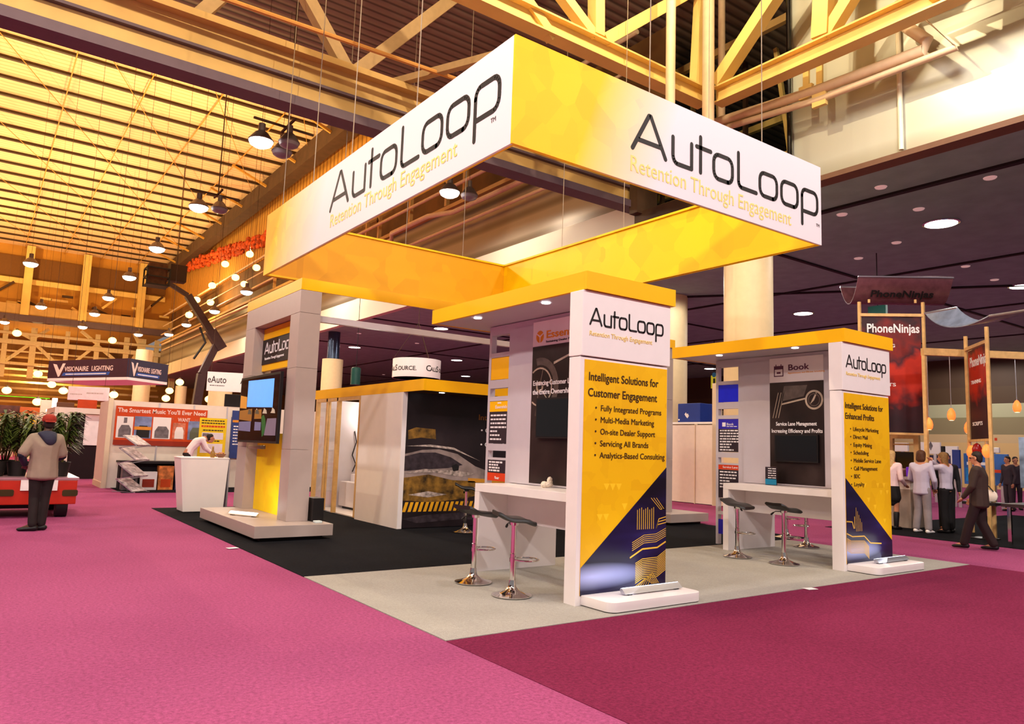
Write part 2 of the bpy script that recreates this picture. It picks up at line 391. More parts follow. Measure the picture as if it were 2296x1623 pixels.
# ================================================================ demo stations (two of them)
gold_tri = tri_yellow('banner_yellow', (232, 174, 0), (244, 190, 4), 5.0)
def print_dark(name, a, b, c, axis='Z', z0=0, z1=1, scale=1.4):
    """photographic print in dark browns, clouded"""
    m = mat(name, a, 0.35, var=0.05)
    nt, p = nodes(m)
    tc = nt.nodes.new('ShaderNodeTexCoord'); n = nt.nodes.new('ShaderNodeTexNoise'); n.inputs['Scale'].default_value = scale; n.inputs['Detail'].default_value = 6
    nt.links.new(tc.outputs['Object'], n.inputs['Vector'])
    r = ramp(nt, [(0.32, rgb(a)), (0.55, rgb(b)), (0.75, rgb(c))]); nt.links.new(n.outputs['Fac'], r.inputs[0]); nt.links.new(r.outputs[0], p.inputs['Base Color'])
    return m
dark_print = print_dark('dark_graphic', (26, 18, 18), (44, 32, 30), (66, 52, 50))
def navy_print():
    m = mat('navy_circuit_print', (26, 20, 50), 0.3, var=0.05)
    nt, p = nodes(m)
    tc = nt.nodes.new('ShaderNodeTexCoord'); mp = nt.nodes.new('ShaderNodeMapping'); mp.inputs['Scale'].default_value = (0.5, 1, 3.0)
    n = nt.nodes.new('ShaderNodeTexNoise'); n.inputs['Scale'].default_value = 1.3
    nt.links.new(tc.outputs['Object'], mp.inputs[0]); nt.links.new(mp.outputs[0], n.inputs['Vector'])
    r = ramp(nt, [(0.35, rgb((14, 9, 26))), (0.6, rgb((30, 24, 66))), (0.78, rgb((52, 48, 110)))])
    nt.links.new(n.outputs['Fac'], r.inputs[0])
    # a long pale streak low on the left of the picture
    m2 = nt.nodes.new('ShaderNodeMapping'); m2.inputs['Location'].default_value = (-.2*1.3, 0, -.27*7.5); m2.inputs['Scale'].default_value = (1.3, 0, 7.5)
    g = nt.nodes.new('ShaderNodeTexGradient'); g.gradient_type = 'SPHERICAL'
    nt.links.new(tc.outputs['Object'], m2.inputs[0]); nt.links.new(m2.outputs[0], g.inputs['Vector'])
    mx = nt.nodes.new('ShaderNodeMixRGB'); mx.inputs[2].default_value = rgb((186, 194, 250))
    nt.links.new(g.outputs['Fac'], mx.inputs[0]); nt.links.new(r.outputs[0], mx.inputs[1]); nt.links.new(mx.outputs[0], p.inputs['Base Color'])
    return m
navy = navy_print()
redlab = mat('red_label', (214, 62, 24), 0.5); bluelab = mat('vivid_blue_label', (10, 30, 226), 0.5); navylab = mat('violet_blue_label', (44, 34, 168), 0.5)
charc = mat('charcoal_label', (48, 36, 44), 0.5)
bluecy = mat('cyan_label', (30, 130, 170), 0.4)
downl = mat('downlight_glow', (255, 255, 255), 0.3, emit=7)
goldtrace = mat('circuit_gold', (226, 176, 60), 0.4)
glass = mat('clear_glass', (235, 235, 240), 0.03)
def mk_glass():
    nt, p = nodes(glass); out = [n for n in nt.nodes if n.type == 'OUTPUT_MATERIAL'][0]
    t = nt.nodes.new('ShaderNodeBsdfTransparent'); g = nt.nodes.new('ShaderNodeBsdfGlossy'); g.inputs['Roughness'].default_value = 0.03
    mx = nt.nodes.new('ShaderNodeMixShader'); mx.inputs[0].default_value = 0.09
    nt.links.new(t.outputs[0], mx.inputs[1]); nt.links.new(g.outputs[0], mx.inputs[2]); nt.links.new(mx.outputs[0], out.inputs[0])
mk_glass()

def station(ox, kind, label):
    """ox: left edge of the tower; tower faces -Y, double-sided desk behind it runs to +Y"""
    st = thing('demo_station', label, 'display stand', (ox, 0.48, 0))
    near = kind == 'near'
    y0 = 0.48; fx = X_
    twr = MB().box(ox, ox+1.26, y0, y0+.17, 0, 2.425).build('tower', white, st, bevel=0.004, smooth=False)
    hd = MB().box(ox-.0, ox+1.28, y0-.02, y0+.18, 2.435, 3.1).build('header', white, st, bevel=0.006, smooth=False)
    logo(ink, hd, (ox+.10, y0-.02, 2.76), X_, 1.06, 0.165, 0.021)
    text('Retention Through Engagement', 0.07, palegold, hd, (ox+.09, y0-.02, 2.645), X_, fit=0.90, name='tagline')
    org = (ox, y0, 0)
    b = MB(); face_quad(b, org, fx, .055, 1.25, .1, 2.40, .006)
    ban = b.build('banner', gold_tri, st, smooth=False)
    o2 = (ox, y0-.006, 0)
    # paler triangles of the print
    t = MB(); rnd = random.Random(3)
    seen = set()
    for _ in range(30):
        a, c = round(rnd.uniform(.12, 1.1)/.085)*.085, round(rnd.uniform(.55, 1.5)/.1)*.1
        if (a, c) in seen or c > 1.25: continue
        seen.add((a, c))
        if near and c < .38+a*.85: continue
        if not near and c < 1.28-a*.85+.1: continue
        if a > 1.15: continue
        face_poly(t, o2, fx, [(a, c+.07), (a+.04, c), (a+.08, c+.07)], .001)
    t.build('triangle_pattern', mat('triangle_yellow', (255, 204, 30), 0.5, var=.02), ban, smooth=False)
    nv = MB()
    if near: face_poly(nv, o2, fx, [(.055, .1), (1.25, .1), (1.25, 1.34), (.055, .36)])
    else: face_poly(nv, o2, fx, [(.055, .1), (1.25, .1), (1.25, .36), (.055, 1.24)])
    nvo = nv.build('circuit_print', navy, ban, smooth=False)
    o3 = (ox, y0-.009, 0); g = MB()
    def trace(pts, w=.008):
        for p, q in zip(pts, pts[1:]):
            d = Vector((q[0]-p[0], q[1]-p[1])).normalized(); s = Vector((-d.y, d.x))*w/2
            face_poly(g, o3, fx, [(p[0]-s.x, p[1]-s.y), (q[0]-s.x, q[1]-s.y), (q[0]+s.x, q[1]+s.y), (p[0]+s.x, p[1]+s.y)], .001)
    if near:
        for k in range(12): trace([(.80, .36-.018*k), (.90, .40-.018*k), (1.12, .405-.018*k), (1.25, .47-.018*k)], .007)
        trace([(.72, .42), (.90, .50), (1.12, .505), (1.25, .56)], .016)
        for k in range(5): trace([(.75, .49+.02*k), (.92, .56+.02*k), (1.1, .565+.02*k), (1.25, .62+.02*k)], .006)
        for k in range(9): trace([(.82+.03*k, .70), (.82+.03*k, .90+.012*(k % 3))], .008)
        for k in range(3): trace([(1.10, .70-.0), (1.12+.01*k, .74+.03*k), (1.25, .76+.03*k)], .009)
        for k in range(3): trace([(1.02+.04*k, 1.02), (1.16+.03*k, .90), (1.25, .90)], .006)
        for k in range(6): trace([(.78+.04*k, .12), (.95+.02*k, .2+.01*k), (1.05+.02*k, .14)], .005)
    else:
        for k in range(11): trace([(.06, .44-.016*k), (.16, .40-.016*k), (.5, .385-.016*k), (.62, .30-.016*k)], .007)
        trace([(.06, .50), (.2, .455), (.5, .45), (.66, .35), (.95, .33)], .016)
        trace([(.06, .66), (.2, .65), (.24, .56)], .016); trace([(.26, .56), (.26, .72)], .014)
        for k in range(5): trace([(.3+.035*k, .52), (.3+.035*k, .84-.05*k)], .007)
    g.build('circuit_traces', goldtrace, nvo, smooth=False)
    if near:
        text('Intelligent Solutions for', .118, brownink, ban, (ox+.105, y0-.006, 2.195), X_, fit=1.0, name='heading', bold=.001)
        text('Customer Engagement', .118, brownink, ban, (ox+.10, y0-.006, 2.035), X_, fit=.99, name='heading', bold=.001)
        for k, s in enumerate(('Fully Integrated Programs', 'Multi-Media Marketing', 'On-site Dealer Support', 'Servicing All Brands', 'Analytics-Based Consulting')):
            text('\u2022', .085, brownink, ban, (ox+.20, y0-.006, 1.895-.118*k), X_, name='bullet')
            text(s, .085, brownink, ban, (ox+.275, y0-.006, 1.895-.118*k), X_, fit=(.88, .77, .79, .69, .945)[k], name='list_line')
    else:
        text('Intelligent Solutions for', .118, brownink, ban, (ox+.07, y0-.006, 2.19), X_, fit=1.0, name='heading', bold=.001)
        text('Enhanced Profits', .118, brownink, ban, (ox+.07, y0-.006, 2.045), X_, fit=.75, name='heading', bold=.001)
        for k, s in enumerate(('Lifecycle Marketing', 'Direct Mail', 'Equity Mining', 'Scheduling', 'Mobile Service Lane', 'Call Management', 'BDC', 'Loyalty')):
            text('\u2022', .078, brownink, ban, (ox+.19, y0-.006, 1.885-.108*k), X_, name='bullet')
            text(s, .078, brownink, ban, (ox+.265, y0-.006, 1.885-.108*k), X_, fit=(.67, .37, .48, .39, .72, .62, .15, .26)[k], name='list_line')
    # plinth with rounded front corners
    pl = [(ox+.07, y0+.0, 0)]+[(a, c, 0) for a, c in arc(ox+.17, .15, .1, 180, 270, 6)]+[(a, c, 0) for a, c in arc(ox+1.25, .15, .1, 270, 360, 6)]+[(ox+1.35, y0, 0)]
    MB().prism([(a, c, .016) for a, c, _ in pl], (0, 0, .09)).build('plinth', white, st, bevel=.006)
    # canopy
    cx0, cx1, cy0, cy1 = ox+.02, ox+1.33, .43, 3.54
    cn = MB().box(cx0, cx1, cy0, cy0+.04, 3.105, 3.29).box(cx0, cx0+.04, cy0+.041, cy1-.041, 3.105, 3.29).box(cx1-.04, cx1, cy0+.041, cy1-.041, 3.105, 3.29).box(cx0, cx1, cy1-.04, cy1, 3.105, 3.29)
    can = cn.build('canopy', yel, st, smooth=False)
    MB().box(cx0+.041, cx1-.041, cy0+.041, cy1-.041, 3.11, 3.15).build('soffit', lav, can, smooth=False)
    for dx, dy in ((.19, 2.68), (1.08, 2.67), (.19, 1.3)):
        MB().lathe([(.001, 3.109), (.045, 3.109), (.05, 3.10), (.001, 3.099)], (ox+dx, dy, 0), 16).build('downlight', downl, can)
    # rear wall down the middle, facing both ways
    bx0, bx1 = ox+.72, ox+.80
    wl = MB().box(bx0, bx1, y0+.171, 2.66, .6, 3.10).build('back_wall', lav, st, smooth=False)
    MB().box(bx0-.018, bx0-.001, y0+.171, 2.60, 1.06, 3.02).build('liner', lav, wl, smooth=False)
    o4 = (bx0-.019, 2.18 if near else 2.09, 0); ln = 1.1 if near else .93
    gm = MB(); face_quad(gm, o4, -Y_, 0, ln, 1.08, 2.74 if near else 2.66)
    hm = MB(); face_quad(hm, o4, -Y_, 0, ln, (2.745 if near else 2.665), 3.05); hm.build('white_heading', white, wl, smooth=False)
    gp = gm.build('dark_graphic', dark_print, wl, smooth=False)
    o5 = (bx0-.022, o4[1], 0)
    car = MB(); hl = MB()
    def ring(cx, cz, r, w, mb, a0=0, a1=360, n=28):
        pts = arc(cx, cz, r, a0, a1, n); pin = arc(cx, cz, r-w, a0, a1, n)
        for p, q, u, v in zip(pts, pts[1:], pin[1:], pin):
            if max(p[0], q[0]) < ln and min(u[0], v[0], p[0], q[0]) > .005: face_poly(mb, o5, -Y_, [v, u, q, p], .001)
    if near:
        ring(.16, 2.24, .36, .09, car); ring(.16, 2.24, .24, .02, hl); ring(.16, 2.24, .07, .03, hl)
        for k in range(6):
            a = math.radians(60*k+15); p = (.16+.05*math.cos(a), 2.24+.05*math.sin(a)); q = (.16+.22*math.cos(a), 2.24+.22*math.sin(a))
            if q[0] > .01: face_poly(hl, o5, -Y_, [(p[0], p[1]-.008), (q[0], q[1]-.008), (q[0], q[1]+.008), (p[0], p[1]+.008)], .001)
        face_poly(hl, o5, -Y_, [(.42, 2.50), (.9, 2.64), (.9, 2.66), (.42, 2.53)], .001)
    else:
        ring(.77, 2.37, .15, .03, hl); ring(.77, 2.37, .1, .015, car)
        face_poly(hl, o5, -Y_, [(.2, 2.30), (.62, 2.38), (.62, 2.405), (.2, 2.325)], .001)
        face_poly(car, o5, -Y_, [(.2, 2.36), (.6, 2.43), (.66, 2.6), (.26, 2.6)], .001)
        for k in range(3): face_poly(hl, o5, -Y_, [(.05+.05*k, 2.1), (.06+.05*k, 2.1), (.16+.05*k, 2.5), (.15+.05*k, 2.5)], .001)
        face_poly(hl, o5, -Y_, [(.70, 2.3), (.77, 2.36), (.82, 2.47), (.80, 2.48)], .001)
    car.build('car_picture', mat('print_grey_brown', (84, 70, 64), .5, var=.25, scale=12), gp, smooth=False)
    hl.build('car_picture', mat('print_highlight', (170, 150, 132), .5, var=.2, scale=12), gp, smooth=False, label='pale highlights of the printed car')
    L1 = ('Enhancing Customer Loyalty over', 'the Entire Ownership Lifecycle') if near else ('Service Lane Management', 'Increasing Efficiency and Profits')
    if near:
        for k, s in enumerate(L1): text(s, .085, wink, gp, (o5[0], o5[1]-.03, 2.26-.11*k), -Y_, fit=1.03, name='caption', bold=.001)
    else:
        for k, s in enumerate(L1): text(s, .085, wink, gp, (o5[0], o5[1]-(.11, .03)[k], 1.98-.11*k), -Y_, fit=(.70, .87)[k], name='caption', bold=.001)
    # round logo / calendar icon with product word
    ic = MB(); zz = 2.86
    orange = mat('orange_ink', (232, 150, 24), .5)
    if near:
        for a0, a1 in ((35, 145), (155, 265), (275, 385)):
            pts = arc(.14, zz, .075, a0, a1, 8); face_poly(ic, o5, -Y_, [(.14+.012*math.cos(math.radians((a0+a1)/2)), zz+.012*math.sin(math.radians((a0+a1)/2)))]+pts, .001)
        ic.build('logo', orange, wl, smooth=False)
        text('Essentials', .13, orange, wl, (o5[0], o5[1]-.26, 2.83), -Y_, fit=.72, name='product_name', bold=.002)
        text('Sustaining Dealer Profitability', .035, ink, wl, (o5[0], o5[1]-.26, 2.775), -Y_, fit=.68, name='strap_line')
    else:
        for q in ((.08, .095, 2.76, 2.90), (.235, .25, 2.76, 2.90), (.08, .25, 2.755, 2.77), (.08, .25, 2.87, 2.925), (.11, .125, 2.925, 2.95), (.2, .215, 2.925, 2.95), (.13, .2, 2.80, 2.83)):
            face_quad(ic, o5, -Y_, *q, .001)
        ic.build('logo', mat('plum_ink', (96, 50, 74), .5), wl, smooth=False)
        text('Book', .13, mat('plum_ink', (96, 50, 74)), wl, (o5[0], o5[1]-.33, 2.845), -Y_, fit=.36, name='product_name', bold=.002)
        text('Appointments and Efficient Scheduling', .035, orange, wl, (o5[0], o5[1]-.33, 2.79), -Y_, fit=.62, name='strap_line')
    # open ladder frame at the far end of the wall
    ly0, ly1 = 2.66, 3.17
    ld = MB().box(bx0, bx1, ly0, ly0+.05, 0, 3.10).box(bx0, bx1, ly1-.05, ly1, 0, 3.10)
    for z0, z1 in ((2.98, 3.1), (2.68, 2.74), (2.27, 2.38), (2.10, 2.16), (1.45, 1.54), (1.33, 1.36), (.5, .55)): ld.box(bx0, bx1, ly0+.051, ly1-.051, z0, z1)
    lf = ld.build('ladder_frame', lav, st, smooth=False)
    def lab(z0, z1, m, lb=None): return MB().box(bx0+.005, bx0+.03, ly0+.04, ly1-.04, z0, z1).build('label_panel', m, lf, smooth=False, label=lb)
    o6 = (bx0+.005, ly1-.05, 0); rnd = random.Random(11 if near else 12)
    def rows(par, z, n, wide, m=wink, h=.022, gap=.052):
        s = MB()
        for k in range(n): scribble(s, o6, -Y_, .03, .03+(wide if k < n-3 else wide*rnd.uniform(.5, .9)), z-gap*k, h, rnd)
        s.build('small_print', m, par, smooth=False)
    if near:
        lab(2.385, 2.675, yel, 'plain yellow panel')
        l1 = lab(1.96, 2.095, yel, 'yellow heading panel'); text('Essentials', .06, wink, l1, (o6[0], o6[1]-.13, 2.0), -Y_, fit=.26, name='product_name')
        s = MB(); face_quad(s, o6, -Y_, .18, .26, 2.065, 2.08); s.build('small_print', wink, l1, smooth=False)
        rows(lab(1.545, 1.958, charc, 'dark list panel'), 1.90, 7, .36)
        rows(lab(1.165, 1.325, charc, 'dark list panel, lower'), 1.29, 4, .30, gap=.036)
        l2 = lab(1.06, 1.163, redlab, 'red foot panel'); text('Roar', .05, wink, l2, (o6[0], o6[1]-.17, 1.085), -Y_, fit=.1, name='product_name')
    else:
        lab(2.385, 2.675, bluelab, 'vivid blue panel')
        l1 = lab(1.93, 2.095, navylab, 'violet blue heading panel'); text('Book', .06, wink, l1, (o6[0], o6[1]-.17, 1.99), -Y_, fit=.14, name='product_name')
        s = MB(); face_quad(s, o6, -Y_, .08, .15, 1.97, 2.04); scribble(s, o6, -Y_, .17, .38, 1.965, .012, rnd); s.build('small_print', wink, l1, smooth=False)
        rows(lab(1.545, 1.928, charc, 'dark list panel'), 1.89, 8, .38, gap=.046)
        l2 = lab(1.25, 1.33, redlab, 'red heading panel'); text('Service Lane', .05, wink, l2, (o6[0], o6[1]-.09, 1.275), -Y_, fit=.3, name='product_name')
        rows(lab(.78, 1.248, charc, 'dark list panel, lower'), 1.20, 6, .34, gap=.05)
        lab(.18, .42, navylab, 'blue foot panel')
    # double-sided desk
    dk = MB().box(ox+.21, ox+1.43, y0+.172, 2.62, .955, 1.05).build('worktop', white, st, bevel=.004, smooth=False)
    MB().box(ox+.21, ox+1.43, 2.52, 2.62, 0, .954).build('end_panel', white, st, smooth=False)
    MB().box(ox+.64, ox+.88, y0+.172, 2.519, .60, .953).build('modesty_panel', white, st, smooth=False)
    return st
st1 = station(1.72, 'near', 'nearer yellow-canopied demo stand whose banner reads Customer Engagement')
st2 = station(6.45, 'book', 'farther yellow-canopied demo stand whose banner reads Enhanced Profits')

def light_bar(x, y, w, label, z=.107):
    t = thing('light_bar', label, 'lamp', (x, y, z), 0, 'light bars at the feet of the displays')
    MB().prism([(0, -.035, .012), (0, .03, .012), (0, .045, .05), (0, .02, .062), (0, -.02, .03)], (w, 0, 0)).build('housing', alu, t, world=False)
    MB().prism([(.01, .018, .0635), (.01, .044, .0525), (w-.01, .044, .0525), (w-.01, .018, .0635)], (0, .002, .003)).build('light_strip', mat('strip_glow', (235, 238, 255), .3, emit=1.6), t, world=False, smooth=False)
    MB().box(.05, .1, -.03, .03, 0, .0115).box(w-.1, w-.05, -.03, .03, 0, .0115).build('foot', black, t, world=False, smooth=False)
    return t
light_bar(2.16, .28, .82, 'slim silver light bar on the plinth below the Customer Engagement banner')
light_bar(6.9, .28, .82, 'slim silver light bar on the plinth below the Enhanced Profits banner')
lamp('AREA', 'light_bar_light', (2.4, .24, .20), 2.6, (.86, .9, 1), .6, (2.1, .7, .75))
lamp('AREA', 'light_bar_light', (7.2, .24, .20), 2.0, (.86, .9, 1), .6, (6.8, .7, .75))

def tv(name, label, x, y0, y1, z0, z1, m=blackg):
    t = thing(name, label, 'television', (x, y0, z0))
    MB().box(x-.045, x-.004, y0, y1, z0, z1).build('housing', black, t, smooth=False)
    MB().box(x-.048, x-.0455, y0+.02, y1-.02, z0+.02, z1-.02).build('screen', m, t, smooth=False)
    return t
tv('television', 'switched-off black television on the dark wall under the Essentials lettering', 2.44-.024, 1.14, 2.02, 1.62, 2.1)
tv('television', 'switched-off black television on the dark wall under the Book lettering', 7.17-.024, 1.24, 1.98, 1.42, 1.84)

# crumpled tissue and acrylic holder on the desks
tb = MB(); tb.ball((0, 0, .03), .05, (1.3, .8, .6)).ball((.05, .03, .07), .04, (.9, .6, 1.3)).ball((-.04, .02, .03), .04)
ts = tb.build('paper_tissue', mat('tissue_white', (244, 226, 205), .9), remesh=.008)
for v in ts.data.vertices: v.co += Vector((random.uniform(-1, 1), random.uniform(-1, 1), random.uniform(0, 1)))*.006
ts.location = (2.3, 1.66, 1.054); tag(ts, 'crumpled white paper tissue on the nearer white desk', 'tissue')
ah = thing('sign_holder', 'small clear sign holder with black and teal card on the farther desk', 'sign holder', (7.0, 1.98, 1.05))
MB().box(6.99, 7.0, 1.87, 2.07, 1.052, 1.33).build('card', charc, ah, smooth=False)
MB().box(6.985, 6.9895, 1.872, 2.068, 1.06, 1.145).build('teal_band', bluecy, ah, smooth=False)
s = MB(); rr = random.Random(5)
for k in range(5): scribble(s, (6.989, 2.05, 0), -Y_, .03, .17, 1.30-.035*k, .012, rr)
s.build('small_print', wink, ah, smooth=False)
MB().box(6.97, 7.08, 1.86, 2.08, 1.0505, 1.0515).box(7.001, 7.006, 1.86, 2.08, 1.052, 1.34).build('acrylic_stand', glass, ah, smooth=False)

# ================================================================ bar stools
def make_stool(label):
    t = thing('bar_stool', label, 'stool', (0, 0, 0), 0, 'black and chrome gas-lift bar stools')
    MB().lathe([(.205, .008), (.205, .016), (.15, .03), (.08, .055), (.045, .09), (.038, .12), (.034, .16)], n=36).build('base', chrome, t)
    MB().lathe([(.03, .16), (.03, .42), (.026, .425), (.026, .70), (.045, .705), (.05, .735)], n=24).build('column', chrome, t)
    ft = MB(); pts = [(0, -.03, .36)]+[(a, c, .36) for a, c in arc(0, -.14, .125, 75, -255, 20)]+[(0, -.03, .36)]
    ft.tube(pts, .009, 8); ft.lathe([(.036, .34), (.036, .38)], n=16); ft.build('footrest', chrome, t)
    # waved seat: low back lip rising, front rolling down
    prof = []
    n = 22
    for i in range(n+1):
        u = i/n; y = -.20+.40*u
        z = .765+.055*math.exp(-((u-1.0)/.22)**2)-.045*math.exp(-((u-0.0)/.2)**2)-.008*math.sin(PI*u)
        prof.append((y, z))
    b = bmesh.new(); rings = []
    for i, (y, z) in enumerate(prof):
        hw = .19*(1-.18*abs(2*i/n-1)**6); th = .028
        rings.append([b.verts.new((hw*sx, y, z+dz)) for sx, dz in ((-1, 0), (-.96, th*.7), (-.8, th), (0, th*.82), (.8, th), (.96, th*.7), (1, 0), (.8, -th*.6), (0, -th*.7), (-.8, -th*.6))])
    for A, B_ in zip(rings, rings[1:]):
        for k in range(10): b.faces.new((A[k], A[(k+1) % 10], B_[(k+1) % 10], B_[k]))
    b.faces.new(rings[0][::-1]); b.faces.new(rings[-1])
    mb = MB(); mb.b.free(); mb.b = b; seat = mb.build('seat', leather, t)
    MB().tube([(.03, .02, .72), (.12, .03, .715), (.17, .03, .69)], .006, 8).hull([((.165, .03, .692), .012), ((.2, .03, .668), .014)]).build('lever', black, t)
    return t
stools = [((1.50, 1.93), 95, 'black-seated bar stool at the far end of the nearer white desk, by its end panel'),
          ((1.46, 1.15), 68, 'black-seated bar stool nearest the camera, left of the Customer Engagement banner'),
          ((6.16, 1.97), 10, 'black-seated bar stool seen edge-on at the left end of the farther desk'),
          ((6.23, 1.24), 80, 'black-seated bar stool in front of the farther desk, next to its yellow banner'),
          ((8.32, 2.22), 270, 'bar stool behind the farther desk, only its post, ring and foot showing below'),
          ((9.3, 3.25), 0, 'bar stool on the pink carpet beyond the farther desk, mostly hidden'),
          ((3.93, 5.94), 60, 'bar stool on the black carpet in front of the dark car mural')]
proto = None
for (x, y), a, lb in stools:
    if proto is None:
        proto = make_stool(lb); proto.location = (x, y, .008); proto.rotation_euler = (0, 0, math.radians(a))
    else: dup(proto, (x, y, .0 if x > 9 else .008), math.radians(a), lb)

# ================================================================ portal kiosks with platforms
yglow = tri_yellow('kiosk_yellow', (250, 200, 0), (255, 214, 10), 4)
def portal(ox, oy, label, mirror=False, yw=2.9):
    """arch whose opening faces -X (or +X mirrored); ox = outer x of the arch, oy = near y"""
    t = thing('portal_kiosk', label, 'display stand', (ox, oy, 0))
    def bx(m, x0, x1, *r):
        return m.box(ox-x1+.35, ox-x0+.35, *r) if mirror else m.box(ox+x0, ox+x1, *r)
    bx(MB(), -.62, .58, oy-.48, oy+2.72, .06, .235).build('platform', taupe, t, bevel=.006, smooth=False)
    bx(MB(), -.5, .46, oy-.36, oy+2.6, .0085, .059).build('toe_kick', black, t, smooth=False)
    for a, c in ((0, .42), (yw-.55, yw)):
        m = MB()
        for z0, z1 in ((.236, 1.348), (1.352, 2.648), (2.652, 3.54)): bx(m, 0, .35, oy+a, oy+c, z0, z1)
        m.build('pillar', taupe, t, bevel=.003, smooth=False)
    bx(MB(), 0, .35, oy, oy+yw, 3.544, 3.91).build('lintel', taupe, t, bevel=.004, smooth=False)
    bx(MB(), .20, .26, oy+.421, oy+yw-.551, .236, 1.60).build('yellow_panel', yglow, t, smooth=False)
    bx(MB(), .18, .26, oy+.421, oy+yw-.551, 2.74, 3.53).build('yellow_panel', yel, t, smooth=False, label='yellow border panel behind the black nameplate')
    sg = bx(MB(), .168, .179, oy+.421, oy+yw-.551, 2.86, 3.32).build('nameplate', mat('nameplate_black', (34, 22, 20), .5), t, smooth=False)
    return t, sg
KX, KY = .94, 6.42
pk, sg = portal(KX, KY, 'taupe arch kiosk on a low platform with television and yellow panels beside the aisle')
xf = KX+.168
logo(wink, sg, (xf, 8.62, 3.06), -Y_, 1.5, .19, .03)
text('Retention Through Engagement', .07, wink, sg, (xf, 8.6, 2.94), -Y_, fit=1.05, name='tagline')
pk2, _ = portal(8.9, 6.0, 'second taupe arch kiosk, mostly hidden behind the nearer demo stand', True)
MB().box(8.88, 9.28, 5.975, 5.999, 3.80, 3.98).box(9.251, 9.28, 6.0, 8.9, 3.80, 3.98).build('fascia', yel, pk2, smooth=False)
# yellow fascia and grey beam that tie the arches together
fb = thing('overhead_fascia', 'long yellow overhead fascia with grey beam linking the arch kiosk to the stands', 'canopy', (KX, KY, 3.45))
MB().box(KX-.0, KX+.04, KY-.0, KY+2.92, 3.915, 4.10).box(KX+.041, 8.86, KY, KY+.04, 3.915, 4.10).build('fascia', yel, fb, smooth=False)
MB().box(KX+.351, 8.88, KY+.1, KY+.2, 3.44, 3.54).build('beam', lav, fb, smooth=False)
# television in the arch: dark glass, the hall's reflection painted on as coloured blocks
mir = mat('dark_mirror_glass', (30, 28, 34), .05, spec=1.0)
scr = print_dark('screen_reflection', (14, 12, 20), (60, 50, 56), (150, 130, 90), scale=2.2)
tvx = KX-.06
t = thing('television', 'large wall television in the taupe arch kiosk with a blue-topped reflection painted on', 'television', (tvx, KY+.4, 1.43))
MB().box(tvx-.05, tvx, 6.80, 8.98, 1.43, 2.60).build('housing', black, t, smooth=False)
MB().box(tvx-.053, tvx-.0505, 6.84, 8.94, 1.47, 2.56).build('screen', mat('screen_dark', (26, 20, 26), .08, var=.5, scale=3, spec=.8), t, smooth=False)
o7 = (tvx-.053, 8.94, 0)
def pic(pts, m, lb):
    b = MB(); face_poly(b, o7, -Y_, pts, .001); return b.build('screen_reflection', m, t, smooth=False, label=lb)
pic([(.42, 2.06), (1.85, 2.02), (1.85, 2.50), (.42, 2.53)], mat('screen_blue', (80, 150, 230), .3, emit=.9, ecol=(90, 160, 240)), 'light blue block of the painted reflection')
pic([(0, 2.05), (.4, 2.03), (.4, 2.24), (0, 2.28)], mat('screen_amber', (205, 140, 50), .3, emit=.35), 'amber block')
pic([(.0, 1.84), (.75, 1.80), (.75, 2.02), (.0, 2.0)], mat('screen_ochre', (150, 100, 40), .3, emit=.25), 'ochre block')
pic([(.9, 1.84), (1.3, 1.84), (1.28, 2.0), (.92, 2.0)], mat('screen_ochre', (150, 100, 40)), 'second ochre block')
pic([(.0, 1.64), (.72, 1.62), (.72, 1.80), (.0, 1.80)], mat('screen_steel', (110, 112, 150), .3, emit=.25), 'steel blue block')
pic([(.95, 1.64), (1.3, 1.64), (1.3, 1.78), (.95, 1.79)], mat('screen_steel', (110, 112, 150)), 'second steel blue block')
pic(arc(1.36, 1.72, .19, -80, 80, 8)+[(1.30, 1.86)], mat('screen_green', (16, 96, 44), .3, emit=.2), 'green curve')
pic([(1.5, 1.56), (2.08, 1.56), (2.08, 1.84), (1.62, 1.84)], mat('screen_mauve', (120, 110, 130), .3, emit=.2), 'mauve block')
for k in range(4): pic([(.55+.42*k, 2.02-.02*k), (.58+.42*k, 2.02), (.70+.42*k, 1.98), (.74+.42*k, 1.92), (.50+.42*k, 1.93)], mat('screen_bone', (190, 180, 160), .3, emit=.2), 'pale figure-like shape')
sb = MB().box(tvx-.09, tvx-.002, 7.45, 8.15, 1.33, 1.39).build('sensor_bar', mat('bronze_metal', (120, 100, 86), .3, metal=.7), bevel=.01)
tag(sb, 'bronze sensor bar hanging under the television in the arch kiosk', 'sensor bar')
light_bar(.45, 7.75, .62, 'silver light bar on the platform of the arch kiosk', .236).rotation_euler = (0, 0, math.radians(-62))
lamp('AREA', 'light_bar_light', (.6, 7.4, .34), 4, (1, .98, .9), .3, (1.2, 7.6, 1.0))
bxm = MB().box(1.32, 1.5, 6.3, 6.62, .236, .60).build('subwoofer', black, bevel=.008, smooth=False); tag(bxm, 'black box speaker standing on the platform beside the arch pillar', 'speaker')
ad = MB().box(1.29, 1.4, 6.08, 6.2, .236, .27).build('power_adapter', mat('pale_plastic', (214, 224, 224), .3), bevel=.01); tag(ad, 'small white device lying on the platform before the black box speaker', 'adapter')

